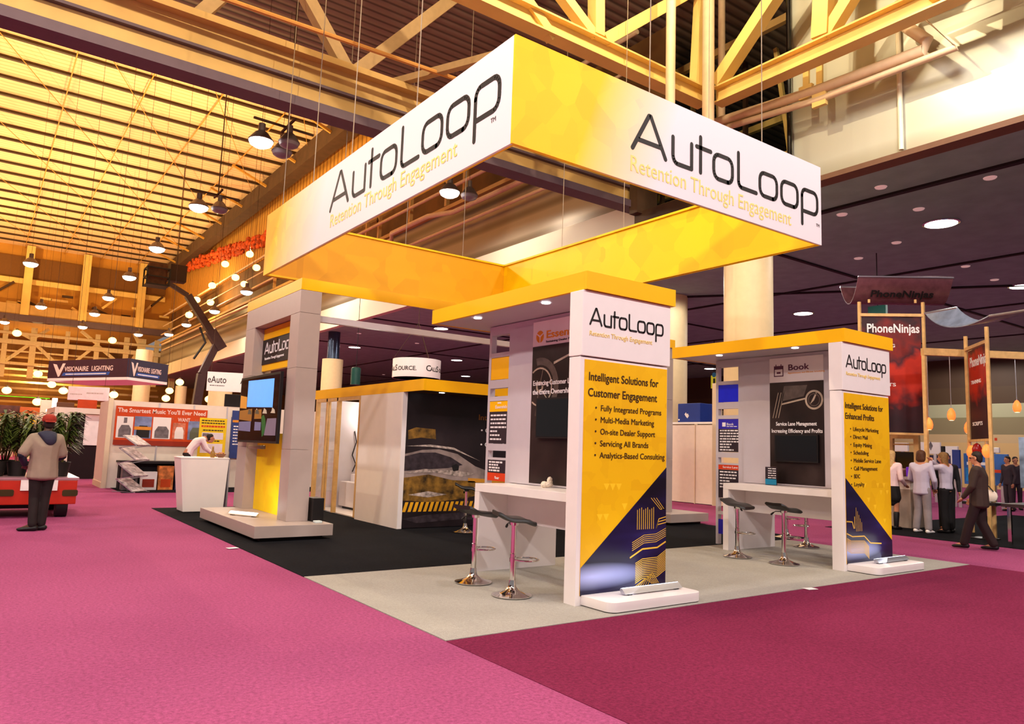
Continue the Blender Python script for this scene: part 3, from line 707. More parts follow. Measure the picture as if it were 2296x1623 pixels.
# ================================================================ meeting room with car mural
RX0, RX1, RY0, RY1, RZ = 3.05, 6.2, 6.78, 10.95, 2.42
rm = thing('meeting_room', 'white booth room with yellow canopy and dark car mural on its front wall', 'booth room', (RX0, RY0, 0))
MB().box(RX0, RX0+.09, RY0, 8.58, .009, RZ).build('side_wall', white, rm, smooth=False)
MB().box(RX0+.091, RX1, RY0+.02, RY0+.1, .009, RZ).build('front_wall', black, rm, smooth=False)
MB().box(RX0+.09, RX1, RY1, RY1+.08, .009, RZ).build('rear_wall', lav, rm, smooth=False)
MB().box(RX1-.08, RX1, RY0+.101, RY1-.001, .009, RZ).build('end_wall', lav, rm, smooth=False)
MB().box(RX0+.1, RX1-.1, RY0+.11, RY1-.01, .009, .03).build('room_floor', white, rm, smooth=False)
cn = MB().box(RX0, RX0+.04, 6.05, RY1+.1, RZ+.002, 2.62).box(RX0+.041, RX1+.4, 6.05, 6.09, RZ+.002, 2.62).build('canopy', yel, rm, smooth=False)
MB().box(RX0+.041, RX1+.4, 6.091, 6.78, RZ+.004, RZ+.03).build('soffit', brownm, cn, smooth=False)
MB().lathe([(.001, RZ+.003), (.05, RZ+.003), (.05, RZ-.006), (.001, RZ-.007)], (3.56, 6.3, 0), 16).build('downlight', downl, cn)
mf = MB()
for y in (8.60, 9.72, 10.3, 10.9): mf.box(RX0, RX0+.09, y, y+.06, .03, RZ)
mf.box(RX0, RX0+.09, 8.661, 10.9, RZ-.07, RZ-.001)
mf.build('window_frame', wood, rm, smooth=False)
MB().box(RX0+.04, RX0+.05, 9.78, 10.3, .03, RZ-.08).build('glass_pane', glass, rm, smooth=False)
MB().box(RX0+.04, RX0+.05, 10.361, 10.9, .03, RZ-.08).build('glass_pane', glass, rm, smooth=False)
mural = MB().box(RX0+.091, RX1, RY0, RY0+.019, .02, RZ).build('mural', print_dark('mural_dark', (20, 14, 18), (36, 26, 30), (66, 54, 56), scale=.8), rm, smooth=False)
o8 = (RX0+.09, RY0, 0)
def mpic(pts, m, nm='mural_picture', lb=None, t=.002):
    b = MB(); face_poly(b, o8, X_, pts, t); return b.build(nm, m, mural, smooth=False, label=lb)
silver = mat('mural_silver', (142, 124, 118), .5, var=.5, scale=3)
dkgl = mat('mural_dark_glass', (54, 44, 50), .4, var=.6, scale=9)
ochre = mat('mural_ochre', (116, 82, 26), .5, var=.9, scale=7)
mpic([(0, 1.32), (.35, 1.40), (.7, 1.42), (1.1, 1.34), (1.5, 1.12), (1.9, 1.0), (2.6, .95), (3.0, .9), (3.0, .55), (1.5, .6), (0, .8)], silver, lb='silver car body of the mural')
mpic([(0, 1.02), (0, 1.28), (.3, 1.35), (.62, 1.36), (.95, 1.28), (1.22, 1.14), (.9, 1.08), (.4, 1.05)], dkgl, t=.004, lb='car side window of the mural')
mpic([(.98, 1.12), (1.07, 1.16), (1.14, 1.12), (1.13, 1.04), (1.02, 1.02)], black, t=.006, lb='black door mirror of the mural')
mpic([(0, .90), (.5, .96), (1.0, .86), (1.5, .84), (1.75, .62), (1.3, .52), (.6, .46), (0, .50)], ochre, t=.005, lb='golden patch on the mural')
mpic([(1.35, .90), (2.2, .86), (3.0, .84), (3.0, .78), (1.35, .82)], mat('mural_orange', (206, 140, 40), .5), t=.005, lb='orange line on the mural')
mpic([(.05, 1.58), (.3, 1.62), (.62, 1.60), (.6, 1.78), (.2, 1.8), (.04, 1.74)], ochre, t=.004, lb='small golden patch high on the mural')
hz = MB()
for k in range(15): face_poly(hz, o8, X_, [(.0+.105*k, .30), (.06+.105*k, .30), (.115+.105*k, .47), (.055+.105*k, .47)], .006)
hz.build('hazard_stripes', mat('hazard_yellow', (226, 160, 20), .5), mural, smooth=False)
for k, pts in enumerate(([(.0, .98), (.6, 1.0), (1.2, .92), (1.5, .98), (1.1, 1.03), (.4, 1.06)], [(.1, .60), (.5, .66), (.9, .60), (.5, .55)], [(1.3, .72), (1.8, .74), (2.2, .66), (1.7, .64)], [(.0, 1.46), (.5, 1.50), (1.0, 1.46), (1.6, 1.22), (1.0, 1.42), (.5, 1.46)])):
    mpic(pts, mat('mural_glint', (168, 150, 140), .5, var=.7, scale=14), t=.006+.001*k, lb='pale streak on the mural')
mpic([(0, .18), (.5, .24), (1.2, .26), (1.9, .22), (2.6, .10), (1.2, .14), (.3, .1)], dkgl, t=.004, lb='glossy dark shape low on the mural')
text('Intelligent Solutions', .15, mat('mural_amber_ink', (170, 110, 30), .5), mural, (RX0+1.62, RY0-.001, 2.0), X_, fit=1.4, name='heading')
for k in range(2): text('\u2022 Over 1,000', .13, wink, mural, (RX0+1.68, RY0-.001, 1.76-.27*k), X_, fit=.85, name='list_line')
# white sofa inside
sf = thing('sofa', 'low white sofa inside the glazed end of the booth room', 'sofa', (4.6, 10.3, .03))
MB().box(3.9, 5.6, 9.45, 10.55, .08, .42).build('seat', white, sf, bevel=.03)
MB().box(3.9, 5.6, 10.551, 10.8, .08, .78).build('backrest', white, sf, bevel=.03)
MB().box(3.64, 3.88, 9.45, 10.8, .08, .62).build('armrest', white, sf, bevel=.03)
MB().box(3.7, 5.5, 9.5, 10.7, .031, .079).build('plinth', black, sf, smooth=False)
wb = MB().box(4.05, 4.17, 9.9, 10.0, .425, .52).build('black_box', black, smooth=False); wb.name = 'gadget_box'; tag(wb, 'tiny black box lying on the white sofa in the booth room', 'box')
wlp = thing('wall_lamp', 'small glowing white lamp on the rear wall inside the booth room', 'lamp', (4.6, RY1, 2.0))
lamp('POINT', 'room_light', (4.18, RY1-.35, 2.1), 16, (1, .93, .82), .08)
lamp('POINT', 'room_light', (3.7, 9.6, 2.3), 16, (1, .93, .82), .08)  # extra point light in the room, without a fixture of its own
MB().ball((4.18, RY1-.12, 2.1), .09).build('globe', lampw, wlp); MB().tube([(4.18, RY1-.001, 2.1), (4.18, RY1-.08, 2.1)], .02).build('bracket', chrome, wlp)
cab = MB().tube([(4.0, RY1-.02, 1.75), (4.05, RY1-.04, 1.5), (3.97, RY1-.03, 1.2), (4.06, RY1-.04, 1.0), (4.0, RY1-.02, .82)], .012, 6).build('power_cable', black); tag(cab, 'black cable dangling down the rear wall behind the sofa', 'cable')

# ================================================================ reception desk
rd = thing('reception_counter', 'white tapered reception counter at the edge of the pink aisle', 'counter', (.75, 10.9, .008))
MB().hexa([(.36, 10.66, .02), (1.12, 10.66, .02), (1.12, 11.2, .02), (.36, 11.2, .02), (.24, 10.62, 1.06), (1.16, 10.62, 1.06), (1.16, 11.24, 1.06), (.24, 11.24, 1.06)]).build('body', white, rd, bevel=.01, smooth=False)
MB().box(.235, 1.165, 10.615, 11.245, 1.061, 1.09).build('top', white, rd, bevel=.004, smooth=False)
MB().box(1.163, 1.19, 10.64, 11.2, .02, 1.06).build('side_trim', alu, rd, smooth=False)
bt = thing('bottle', 'amber bottle standing on the white reception counter', 'bottle', (.86, 10.75, 1.09))
MB().lathe([(.04, 0), (.045, .02), (.045, .10), (.018, .15), (.016, .20)], n=16).build('body', mat('amber_glass', (150, 110, 52), .15), bt, world=False)
MB().lathe([(.018, .20), (.018, .225)], n=12).build('cap', mat('gold_cap', (190, 150, 70), .3), bt, world=False)
bw = thing('candy_bowl', 'bowl of wrapped sweets on the white reception counter', 'bowl', (1.04, 10.82, 1.09))
MB().lathe([(.05, 0), (.06, .01), (.1, .06), (.105, .075), (.095, .07), (.05, .02)], n=20).build('bowl', mat('bowl_bronze', (140, 96, 70), .3), bw, world=False)
sw = MB()
for k in range(14): sw.ball((random.uniform(-.06, .06), random.uniform(-.06, .06), .07+random.uniform(0, .025)), .018, u=8, v=6)
sw.build('sweets', mat('sweet_wrappers', (190, 130, 90), .4, var=.6, scale=40), bw, world=False, kind='stuff')

# floor stickers
for (x, y, a, lb) in ((-.1, 5.49, 10, 'white paper tag on the pink carpet near the arch kiosk'), (4.81, -.05, -12, 'white paper tag lying on the edge between grey and crimson carpet'), (11.9, 1.29, 0, 'white paper tag on the pink carpet beside the right-hand booth')):
    p = MB().box(-.07, .07, -.05, .05, 0, .003).build('paper_tag', wink, smooth=False); p.location = (x, y, .0085); p.rotation_euler = (0, 0, math.radians(a)); tag(p, lb, 'paper tag')
# ================================================================ the hall
def ribbed(name, c1, c2, axis, scale, rough=0.45, metal=0.0, bump=0.5, wob=0.0):
    """sheet metal with parallel ribs"""
    m = mat(name, c1, rough, metal=metal, var=0.05)
    nt, p = nodes(m)
    tc = nt.nodes.new('ShaderNodeTexCoord'); w = nt.nodes.new('ShaderNodeTexWave'); w.wave_type = 'BANDS'; w.bands_direction = axis
    w.inputs['Scale'].default_value = scale; w.inputs['Distortion'].default_value = wob
    nt.links.new(tc.outputs['Object'], w.inputs['Vector'])
    r = ramp(nt, [(0.0, rgb(c2)), (0.35, rgb(c1)), (1.0, rgb(c1))]); nt.links.new(w.outputs['Fac'], r.inputs[0]); nt.links.new(r.outputs[0], p.inputs['Base Color'])
    b = nt.nodes.new('ShaderNodeBump'); b.inputs['Strength'].default_value = bump; b.inputs['Distance'].default_value = 0.05
    nt.links.new(w.outputs['Fac'], b.inputs['Height']); nt.links.new(b.outputs[0], p.inputs['Normal'])
    return m
roof = ribbed('roof_liner', (236, 202, 158), (212, 174, 126), 'Y', 0.75, 0.6, bump=0.15, wob=1.5)
deck = ribbed('brown_deck', (124, 104, 88), (74, 60, 50), 'Y', 0.9, 0.7)
wallm = ribbed('wall_sheet', (196, 196, 180), (172, 168, 148), 'Z', 0.16, 0.32, metal=0.25, bump=0.25)
wallg = ribbed('wall_sheet_brown', (142, 130, 114), (100, 88, 74), 'Z', 0.32, 0.34, metal=0.3, bump=0.3)
amberw = ribbed('wall_sheet_amber', (196, 140, 58), (140, 92, 34), 'Y', 0.55, 0.6)
creamw = mat('wall_cream', (206, 196, 176), 0.6, var=0.05, scale=.6)
lowc = mat('dark_ceiling', (146, 180, 172), 0.8, var=0.10, scale=2.0)
trackm = mat('dark_track', (36, 26, 30), 0.7)
purl = mat('purlin_brown', (58, 36, 14), 0.6, var=.1)
purl2 = mat('purlin_ochre', (190, 140, 56), 0.6, var=.1)
plum = mat('girder_plum', (92, 74, 84), 0.6)

struct('ceiling', MB().box(-60, 12.8, 20.2, 81, 19.5, 19.8), roof, smooth=False)
struct('ceiling_deck', MB().box(-60, 30, -16, 20.0, 14.5, 14.7), deck, smooth=False)
struct('wall_bulkhead', MB().box(-60, 12.8, 20.01, 20.2, 14.5, 19.8), deck, smooth=False)
for k in range(21):
    y = 29.6+2.42*k
    o = struct('ceiling_purlin', MB().box(-50, 12, y, y+.20, 19.36, 19.49), purl, smooth=False)
for k in range(11):   # long seams of the roof running away from the camera
    x = -24+3.3*k
    struct('ceiling_seam', MB().box(x, x+.05, 20.3, 80.5, 19.30, 19.35), purl2, smooth=False)
for k in range(9):   # slanting tie rods under the roof
    x = -30+4.6*k
    struct('ceiling_tie_rod', MB().tube([(x, 26, 18.9), (x+20, 73, 18.9)], .02, 6), purl2)
struct('trim_1', MB().box(11.2, 12.0, 20.3, 80.5, 17.9, 19.0), brownm, smooth=False)
for k in range(9):
    y = 27+5.6*k
    struct('trim_brace', MB().bar((11.2, y, 18.4), (8.9, y, 19.3), .14), purl2, smooth=False)

# great girder across the hall: heavy I-beam with truss diagonals above
g = MB().box(-60, 12, 9.72, 9.88, 8.62, 9.56).box(-60, 12, 9.5, 10.1, 9.56, 9.70)
struct('trim_girder', g, girderm, smooth=False)
struct('trim_girder_ledge', MB().box(-60, 12, 9.55, 10.05, 8.42, 8.619).box(-60, 12, 9.6, 9.719, 9.0, 9.06), plum, smooth=False)
def up_to(p, q, zt):
    p, q = Vector(p), Vector(q); return p+(q-p)*((zt-p.z)/(q.z-p.z))
for a, c, w in (((438, 88), (487, 0), .26), ((772, 195), (690, 0), .26), ((795, 195), (1012, 0), .28)):
    p, q = point(*a, y=9.8), point(*c, y=9.8); p.z = 9.70
    struct('trim_diagonal', MB().bar(p, up_to(p, q, 14.49), w), mat('diagonal_tan', (178, 146, 104), .6, var=.08), smooth=False)
p, q = point(812, 205, z=9.8), point(1010, 152, z=9.8)
struct('trim_diagonal', MB().bar(p, p+(q-p)*1.6, .16), mat('diagonal_tan', (178, 146, 104)), smooth=False)
p, q = point(500, -4, z=9.75), point(990, 166, z=9.75)
struct('trim_conduit', MB().tube([p+(p-q)*1.5, p+(q-p)*1.25], .05, 8), mat('conduit_tan', (206, 146, 78), .5))

# truss above the stand (runs in X) and its twin along the wall (runs in Y)
TZ, TY, TX = 10.0, 6.1, 10.55
def ibeam(p, q, w, h, m, name):
    d = (Vector(q)-Vector(p)).normalized(); s = d.cross(Z_); mb = MB()
    mb.bar(p, q, .05, h); mb.bar(Vector(p)+Z_*(h/2+.02), Vector(q)+Z_*(h/2+.02), w, .04); mb.bar(Vector(p)-Z_*(h/2+.02), Vector(q)-Z_*(h/2+.02), w, .04)
    return struct(name, mb, m, smooth=False)
ibeam((-12, TY, TZ), (TX-.2, TY, TZ), .36, .34, trussm, 'trim_chord')
ibeam((-12, TY, 13.9), (TX+.2, TY, 13.9), .36, .34, trussm, 'trim_chord')
ibeam((TX, TY-.25, TZ), (TX, -14, TZ), .36, .34, trussm, 'trim_chord')
ibeam((TX, TY+.3, 13.9), (TX, -14, 13.9), .36, .34, trussm, 'trim_chord')
def member(a, c, w, m=trussm, **pl):
    p, q = point(*a, **pl), point(*c, **pl)
    if q.z < p.z: p, q = q, p
    return struct('trim_member', MB().bar(p, up_to(p, q, 13.72), w), m, smooth=False)
for a, c, w in (((1337, 82), (1337, 0), .26), ((1330, 84), (1267, 0), .22), ((1352, 92), (1506, 6), .26), ((1560, 192), (1570, 0), .22), ((1238, 88), (1150, -40), .2)):
    member(a, c, w, y=TY)
for a, c, w in (((1608, 190), (1732, 0), .30), ((1846, 86), (1850, 0), .36), ((1852, 86), (1905, 0), .26), ((2110, 0), (2112, -60), .3)):
    member(a, c, w, x=TX)
for px, r, pl, zt in ((1503, .105, dict(y=5.4), 7.0), (1588, .14, dict(y=5.7), 7.0), (1618, .09, dict(y=6.6), 7.0)):
    p = point(px, 200, **pl); struct('trim_standpipe', MB().tube([(p.x, p.y, 14.45), (p.x, p.y, 8.0)], r, 14), pipem)
# pipes that follow the wall, with their offset bend
def pxs(pts, x): return [point(a, c, x=x) for a, c in pts]
for pts, r, nm in (([(1602, 276), (1830, 203), (2072, 112), (2080, 92), (2010, 45), (2003, 18), (2030, 2), (2180, -60)], .115, 'trim_pipe'), ([(1622, 288), (1840, 222), (2144, 106), (2068, 38), (2230, -34)], .075, 'trim_pipe')):
    P = pxs(pts, 11.3)
    struct(nm, MB().tube(P, r, 14), pipem)
for px, y0, y1 in ((1808, 118, 205), (1838, 140, 222)):
    p, q = point(px, y0, x=11.3), point(px, y1, x=11.3)
    struct('trim_pipe_hanger', MB().bar(p, q, .14, .06).bar(q+Vector((-.0, -.16, -.02)), q+Vector((0, .16, -.02)), .10, .3), trussm, smooth=False)
MBx = MB().tube([(10.6, 1.0, 10.2), (11.3, 1.0, 10.2)], .06, 8); struct('trim_pipe_hanger', MBx, trussm)

# right-hand wall above the low hall, the gap, and the wall going on behind the sign
WZ = 7.87
struct('wall_right', MB().box(12, 12.3, -16, 4.86, WZ, 14.5), wallm, smooth=False)
struct('trim_2', MB().box(11.9, 12.31, -16, 4.86, WZ-.12, WZ-.001), mat('edge_brown', (110, 78, 58), .6), smooth=False)
struct('trim_3', MB().tube([(11.9, 4.80, WZ-.1), (11.9, 4.80, 14.4)], .06, 10), blackg)
p = point(2020, 335, x=11.9); struct('trim_drop_pipe', MB().tube([(11.92, p.y, p.z), (11.92, p.y, 14.4)], .05, 10), mat('white_pipe', (236, 226, 196), .4))
struct('wall_left', MB().box(12, 12.3, 9.62, 80, 7.62, 8.75), creamw, smooth=False)
struct('wall_left_upper', MB().box(12.05, 12.3, 9.62, 80, 8.751, 11.2), wallg, smooth=False)
struct('wall_left_top', MB().box(12.8, 13.0, 9.62, 80.5, 14.6, 19.8), amberw, smooth=False)
struct('wall_left_middle', MB().box(12.9, 13.1, 9.62, 80.5, 11.2, 14.599), mat('mid_wall_brown', (104, 72, 36), .7, var=.5, scale=.5), smooth=False)
struct('trim_4', MB().box(11.85, 12.8, 9.62, 80, 11.201, 11.36), girderm, smooth=False)
struct('trim_5', MB().box(11.6, 12.6, 4.87, 9.6, 7.9, 8.28), brownm, smooth=False)
struct('trim_6', MB().box(11.4, 12.2, 9.3, 9.61, 8.2, 9.8), brownm, smooth=False)
# dark void with steelwork seen through the gap
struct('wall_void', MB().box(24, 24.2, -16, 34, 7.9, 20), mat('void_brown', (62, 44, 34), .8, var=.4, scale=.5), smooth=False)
for k, (z, x) in enumerate(((9.3, 14), (10.6, 16), (11.8, 15), (12.9, 18), (13.6, 14))):
    struct('trim_catwalk', MB().bar((x, -4, z), (x, 24, z-.1), .16, .22), (girderm, trussm)[k % 2], smooth=False)
for k in range(7):
    struct('trim_catwalk_post', MB().bar((14.4+.5*(k % 3), 4.6+1.1*k, 8.2), (15.5, 5.4+1.1*k, 13.8), .12), (brownm, girderm, trussm)[k % 3], smooth=False)
struct('trim_duct', MB().tube([(13.2, 4.9, 8.5), (13.2, 9.4, 8.5)], .34, 16), mat('duct_grey', (150, 132, 112), .4, metal=.4))
# pipe runs, posts and rails on the wall behind the sign
for z, x, r in ((10.9, 11.75, .10), (10.3, 11.8, .06), (11.9, 11.6, .07), (12.8, 11.7, .05), (13.9, 11.7, .08)):
    struct('trim_pipe', MB().tube([(x, 9.7, z), (x, 20, z), (x-.5 if z == 10.9 else x, 21.2, z), (x-.5 if z == 10.9 else x, 24.5, z), (x, 25.5, z), (x, 78, z)], r, 10), pipem)
for k in range(12):
    y = 13+2.6*k+.6*(k % 3)
    struct('trim_post', MB().bar((11.9, y, 11.37), (11.9, y, 14.2+.6*(k % 2)), .16), girderm, smooth=False)
    if k % 2: struct('trim_bracket', MB().bar((11.8, y, 12.2), (12.7, y+1.2, 14.6), .12), brownm, smooth=False)

# low dark hall on the right
struct('ceiling_low', MB().box(12.31, 47, -16, 101, 7.88, 8.1), lowc, smooth=False)
for i, (a, c) in enumerate((((1848, 475), (2296, 350)), ((1850, 655), (2290, 640)))):
    p, q = point(*a, z=7.85), point(*c, z=7.85)
    if i == 0: q.x = p.x
    d = (q-p)
    struct('trim_track', MB().bar(p-d*1.5, p+d*3, .16, .06), trackm, smooth=False)
for x in (22, 30, 38): struct('trim_track', MB().box(x, x+.14, -16, 90, 7.83, 7.879), trackm, smooth=False)
for y in (-2, 8.5, 19, 29.5, 40, 60): struct('trim_track', MB().box(12.4, 46, y, y+.12, 7.83, 7.879), trackm, smooth=False)
m = mat('far_wall_bands', (150, 140, 110), .6)
nt, pp = nodes(m); tc = nt.nodes.new('ShaderNodeTexCoord'); sp = nt.nodes.new('ShaderNodeSeparateXYZ'); nt.links.new(tc.outputs['Object'], sp.inputs[0])
mr = nt.nodes.new('ShaderNodeMapRange'); mr.inputs[2].default_value = 8; nt.links.new(sp.outputs['Z'], mr.inputs[0])
r = ramp(nt, [(0, rgb((226, 190, 130))), (.335, rgb((226, 190, 130))), (.336, rgb((214, 186, 140))), (.40, rgb((150, 138, 104))), (.52, rgb((146, 142, 104))), (.53, rgb((188, 188, 152))), (.625, rgb((190, 190, 156))), (.63, rgb((84, 64, 46))), (.76, rgb((78, 58, 44)))], 'CONSTANT')
nt.links.new(mr.outputs[0], r.inputs[0]); nt.links.new(r.outputs[0], pp.inputs['Base Color'])
struct('wall_far_right', MB().box(46, 46.2, -16, 101, 0, 7.87), m, smooth=False)
struct('wall_far', MB().box(-60, 47, 100, 100.3, 0, 12.5), mat('far_wall_amber', (170, 124, 62), .6, var=.45, scale=.35), smooth=False)
for px, yb in ((2070, 0),):
    pass
# round columns
colm = mat('column_cream', (228, 204, 158), .5, var=.03)
def column(x, y, r, z1, z2=None):
    b = MB().lathe([(r, 0), (r, z1)], (x, y, 0), 28)
    o = struct('trim_column', b, colm)
    if z2: struct('trim_column_neck', MB().lathe([(r*.58, z1), (r*.58, z2)], (x, y, 0), 20), mat('blue_grey_neck', (70, 82, 104), .25, metal=.6))
column(12.95, 6.75, .62, 7.87)
column(13.44, 35.87, .6, 6.25, 7.87)
p = point(1505, 700, x=19.6); column(p.x, p.y, .66, 7.87)
column(7.36, 36.19, .6, 4.5); column(6.9, 57.4, .6, 8)
p = point(408, 850, y=58); column(p.x, p.y, .42, point(408, 866, y=58).z)
p = point(1608, 880, x=14.6); 
struct('trim_far_post', MB().box(p.x, p.x+.12, p.y-.08, p.y+.18, 0, 3.6), cream, smooth=False)

# end of the great hall
struct('wall_end_upper', MB().box(-60, 13, 80.5, 80.8, 13.2, 19.8), mat('end_wall_amber', (190, 134, 48), .6, var=.15, scale=.3), smooth=False)
struct('trim_end_band', MB().box(-60, 12, 80.2, 80.4, 16.4, 18.4), mat('end_band_brown', (112, 72, 26), .6), smooth=False)
struct('trim_end_rail', MB().box(-60, 12, 79.9, 80.15, 15.7, 16.2), trussm, smooth=False)
struct('trim_end_girder', MB().box(-60, 13, 79.5, 80.1, 12.6, 13.6), girderm, smooth=False)
struct('trim_end_girder_ledge', MB().box(-60, 13, 79.3, 80.2, 12.0, 12.59), plum, smooth=False)
for px in (-60, 60, 190, 318, 402):
    p = point(px, 650, y=79.6); struct('trim_end_post', MB().box(p.x-.35, p.x+.35, 79.3, 79.85, 12.6, 19.4), trussm, smooth=False)
rnd = random.Random(21)
for k in range(26):
    x = -10+.9*k; z = 13.7+rnd.uniform(0, 1.6)
    struct('trim_end_strut', MB().bar((x, 80.0, z), (x+rnd.uniform(.8, 1.6), 80.0, z+rnd.choice((0, 0, 1.2, -.6))), .22), (trussm, girderm, brownm)[k % 3], smooth=False)
tr2 = mat('far_truss_white', (236, 214, 168), .55)
for ya, yb in ((762, 792), (812, 838), (742, 764)):
    p, q = point(-60, ya-4.5, y=84), point(395, yb, y=84); q.z = p.z
    struct('trim_far_chord', MB().bar(p, q, .35, .45 if ya == 762 else .25), tr2, smooth=False)
for px, w in ((72, .55), (148, .4), (216, .45), (282, .5), (316, .8), (350, .45), (390, .6), (8, .45)):
    p = point(px, 790, y=84.4); struct('trim_far_post', MB().box(p.x-w/2, p.x+w/2, 84.2, 84.5, 4 if w > .7 else 6.8, 12), tr2, smooth=False)
for a, c in (((72, 768), (12, 808)), ((76, 768), (122, 812)), ((72, 760), (30, 738)), ((76, 758), (110, 738)), ((216, 774), (172, 808)), ((220, 776), (258, 808)), ((214, 768), (182, 742)), ((314, 780), (296, 808)), ((320, 780), (338, 812)), ((312, 772), (300, 745))):
    p, q = point(*a, y=84.6), point(*c, y=84.6); struct('trim_far_diagonal', MB().bar(p, q, .3), tr2, smooth=False)
for k in range(9):
    z = 4.4+.75*k; struct('trim_far_rail', MB().box(-30, 14, 88+k, 88.25+k, z, z+.22), (trussm, girderm, tr2)[k % 3], smooth=False)
struct('ceiling_far', MB().box(-60, 13, 81, 100, 12.5, 12.7), mat('far_ceiling_amber', (190, 136, 62), .6), smooth=False)

# ================================================================ lamps
def bay_lamp(x, y, z, zt, label, r=.28, lit=True, amber=False, n=16):
    zt -= .004
    t = thing('high_bay_lamp', label, 'lamp', (x, y, z), 0, 'amber hall lamps' if amber else 'white high-bay lamps')
    if amber:
        MB().ball((0, 0, 0), r, (1, 1, .85), n, 10).build('globe', lampa, t, world=False)
        MB().lathe([(r*.4, r*.78), (r*.3, r*1.1), (.02, r*1.2)], n=n).build('cap', shade, t, world=False)
        MB().tube([(0, 0, r*1.15), (0, 0, zt-z)], .005, 5).build('stem', brownm, t, world=False)
        return t
    MB().lathe([(r, 0), (r*1.03, .02), (r*.55, .24), (r*.3, .30), (r*.28, .52), (.02, .53)], (0, 0, .02), n).build('reflector', shade, t, world=False)
    MB().lathe([(.001, -.50*r), (r*.5, -.44*r), (r*.85, -.24*r), (r*.98, .015), (.001, .018)], (0, 0, 0), n).build('diffuser', (lampa if amber else lampw) if lit else mat('lamp_off_lens', (120, 112, 122), .3), t, world=False)
    MB().tube([(0, 0, .54), (0, 0, zt-z)], .007, 5).build('stem', brownm, t, world=False)
    return t
ords = ('nearest', 'second', 'third', 'fourth', 'fifth', 'sixth', 'seventh')
for k, (x, y) in enumerate(((2.78, 15.86), (2.86, 23.58), (2.86, 31.42), (2.9, 39.27), (2.89, 47.07), (3.03, 54.97), (3.11, 63.18))):
    bay_lamp(x, y, 10, 14.5 if y < 20 else 19.5, f'{ords[k]} glowing white lamp of the long row under the yellow roof', .35)
for k, (x, y) in enumerate(((9.15, 15.91), (8.98, 38.55), (9.28, 46.95), (9.22, 54.97), (9.35, 62.0), (7.38, 64.31))):
    bay_lamp(x, y, 10, 14.5 if y < 20 else 19.5, ('glowing white lamp seen below the sign, before the ribbed wall', 'white lamp beside the lift arm, close to the big sign', 'white lamp between the lift arm and the arch kiosk', 'white lamp just left of the lift arm elbow', 'rearmost white lamp left of the lift arm', 'white lamp above the dark lighting sign, near the left-hand row')[k], .35)
for k, (x, y, z) in enumerate(((-.26, 54.5, 10), (-2.06, 65.4, 10), (-1.6, 40, 10.1))):
    bay_lamp(x, y, z, 19.5, ('white lamp high at the left, before the end girder', 'white lamp cut by the left picture edge', 'single white lamp far left under the yellow roof')[k], .35)
for k, (px, py) in enumerate(((648, 322), (632, 343), (492, 470), (1052, 440))):
    p = point(px, py, z=10); bay_lamp(p.x, p.y, 10, 14.5 if p.y < 20 else 19.5, ('unlit grey lamp right beside the nearest white lamp', 'lower unlit grey lamp of the nearest cluster', 'unlit grey lamp beside the second white lamp', 'unlit grey lamp beside the one seen below the sign')[k], .30, lit=False)
for i, (x, y) in enumerate(((3.5, 15.75), (3.5, 23.5))):
    struct('trim_lamp_arm', MB().bar((x-1.0, y, 10.62), (x+.8, y+.1, 10.62), .06).bar((x, y-.6, 10.66), (x, y+.6, 10.66), .06).tube([(x, y, 10.6), (x, y, 14.5 if y < 20 else 19.5)], .02, 6), brownm, smooth=False)
aml = (((38, 747), 79, 'amber lamp hanging left of the crossed white truss'), ((252, 763), 79, 'amber lamp hanging just above the dark lighting sign'), ((85, 838), 70, 'amber lamp hanging left of the dark lighting sign'), ((15, 875), 60, 'large amber lamp above the green light strip'), ((142, 876), 60, 'amber lamp left of the white hanging sign'), ((116, 862), 75, 'small amber lamp under the left end of the lighting sign'), ((255, 885), 50, 'amber lamp right of the white hanging sign'), ((403, 857), 50, 'amber lamp right of the dark lighting sign'), ((380, 876), 60, 'lower amber lamp right of the dark lighting sign'), ((372, 893), 53, 'wide amber lamp over the orange banner'), ((468, 895), 50, 'amber lamp over the yellow poster'), ((84, 901), 45, 'amber lamp over the cream booth at left'), ((472, 678), 60, 'upper amber glow right of the lift arm'), ((424, 706), 60, 'amber glow left of the lift arm elbow'), ((548, 637), 46, 'amber glow beside the tall taupe kiosk'), ((560, 570), 40, 'amber lamp touching the left end of the big sign'), ((505, 592), 46, 'amber lamp below the orange netting'), ((528, 622), 42, 'amber lamp midway between netting and arch kiosk'), ((476, 640), 52, 'amber lamp just right of the lift jib'), ((441, 672), 62, 'amber lamp hugging the lift arm'), ((575, 600), 38, 'amber lamp right under the left end of the big sign'))
for (px, py), y, lb in aml:
    p = point(px, py, y=y); bay_lamp(p.x, y, p.z, (12.5 if y > 81 else 19.5) if p.x < 12 else (7.88 if p.x > 12.3 else p.z), lb, .19*y/50+.08, amber=True, n=12)
lows = (((2110, 500), 'large glowing round ceiling light nearest on the dark ceiling'), ((1801, 702), 'glowing ceiling light right of the big cream column'), ((989, 736), 'glowing ceiling light beside the yellow canopy tip'), ((795, 778), 'glowing ceiling light right of the arch kiosk pillar'), ((1024, 807), 'glowing ceiling light right of the round white sign'), ((1044, 843), 'smallest glowing ceiling light, over the car mural canopy'), ((1592, 826), 'glowing ceiling light seen left of the ladder frame'), ((2294, 641), 'ceiling light at the right picture edge'))
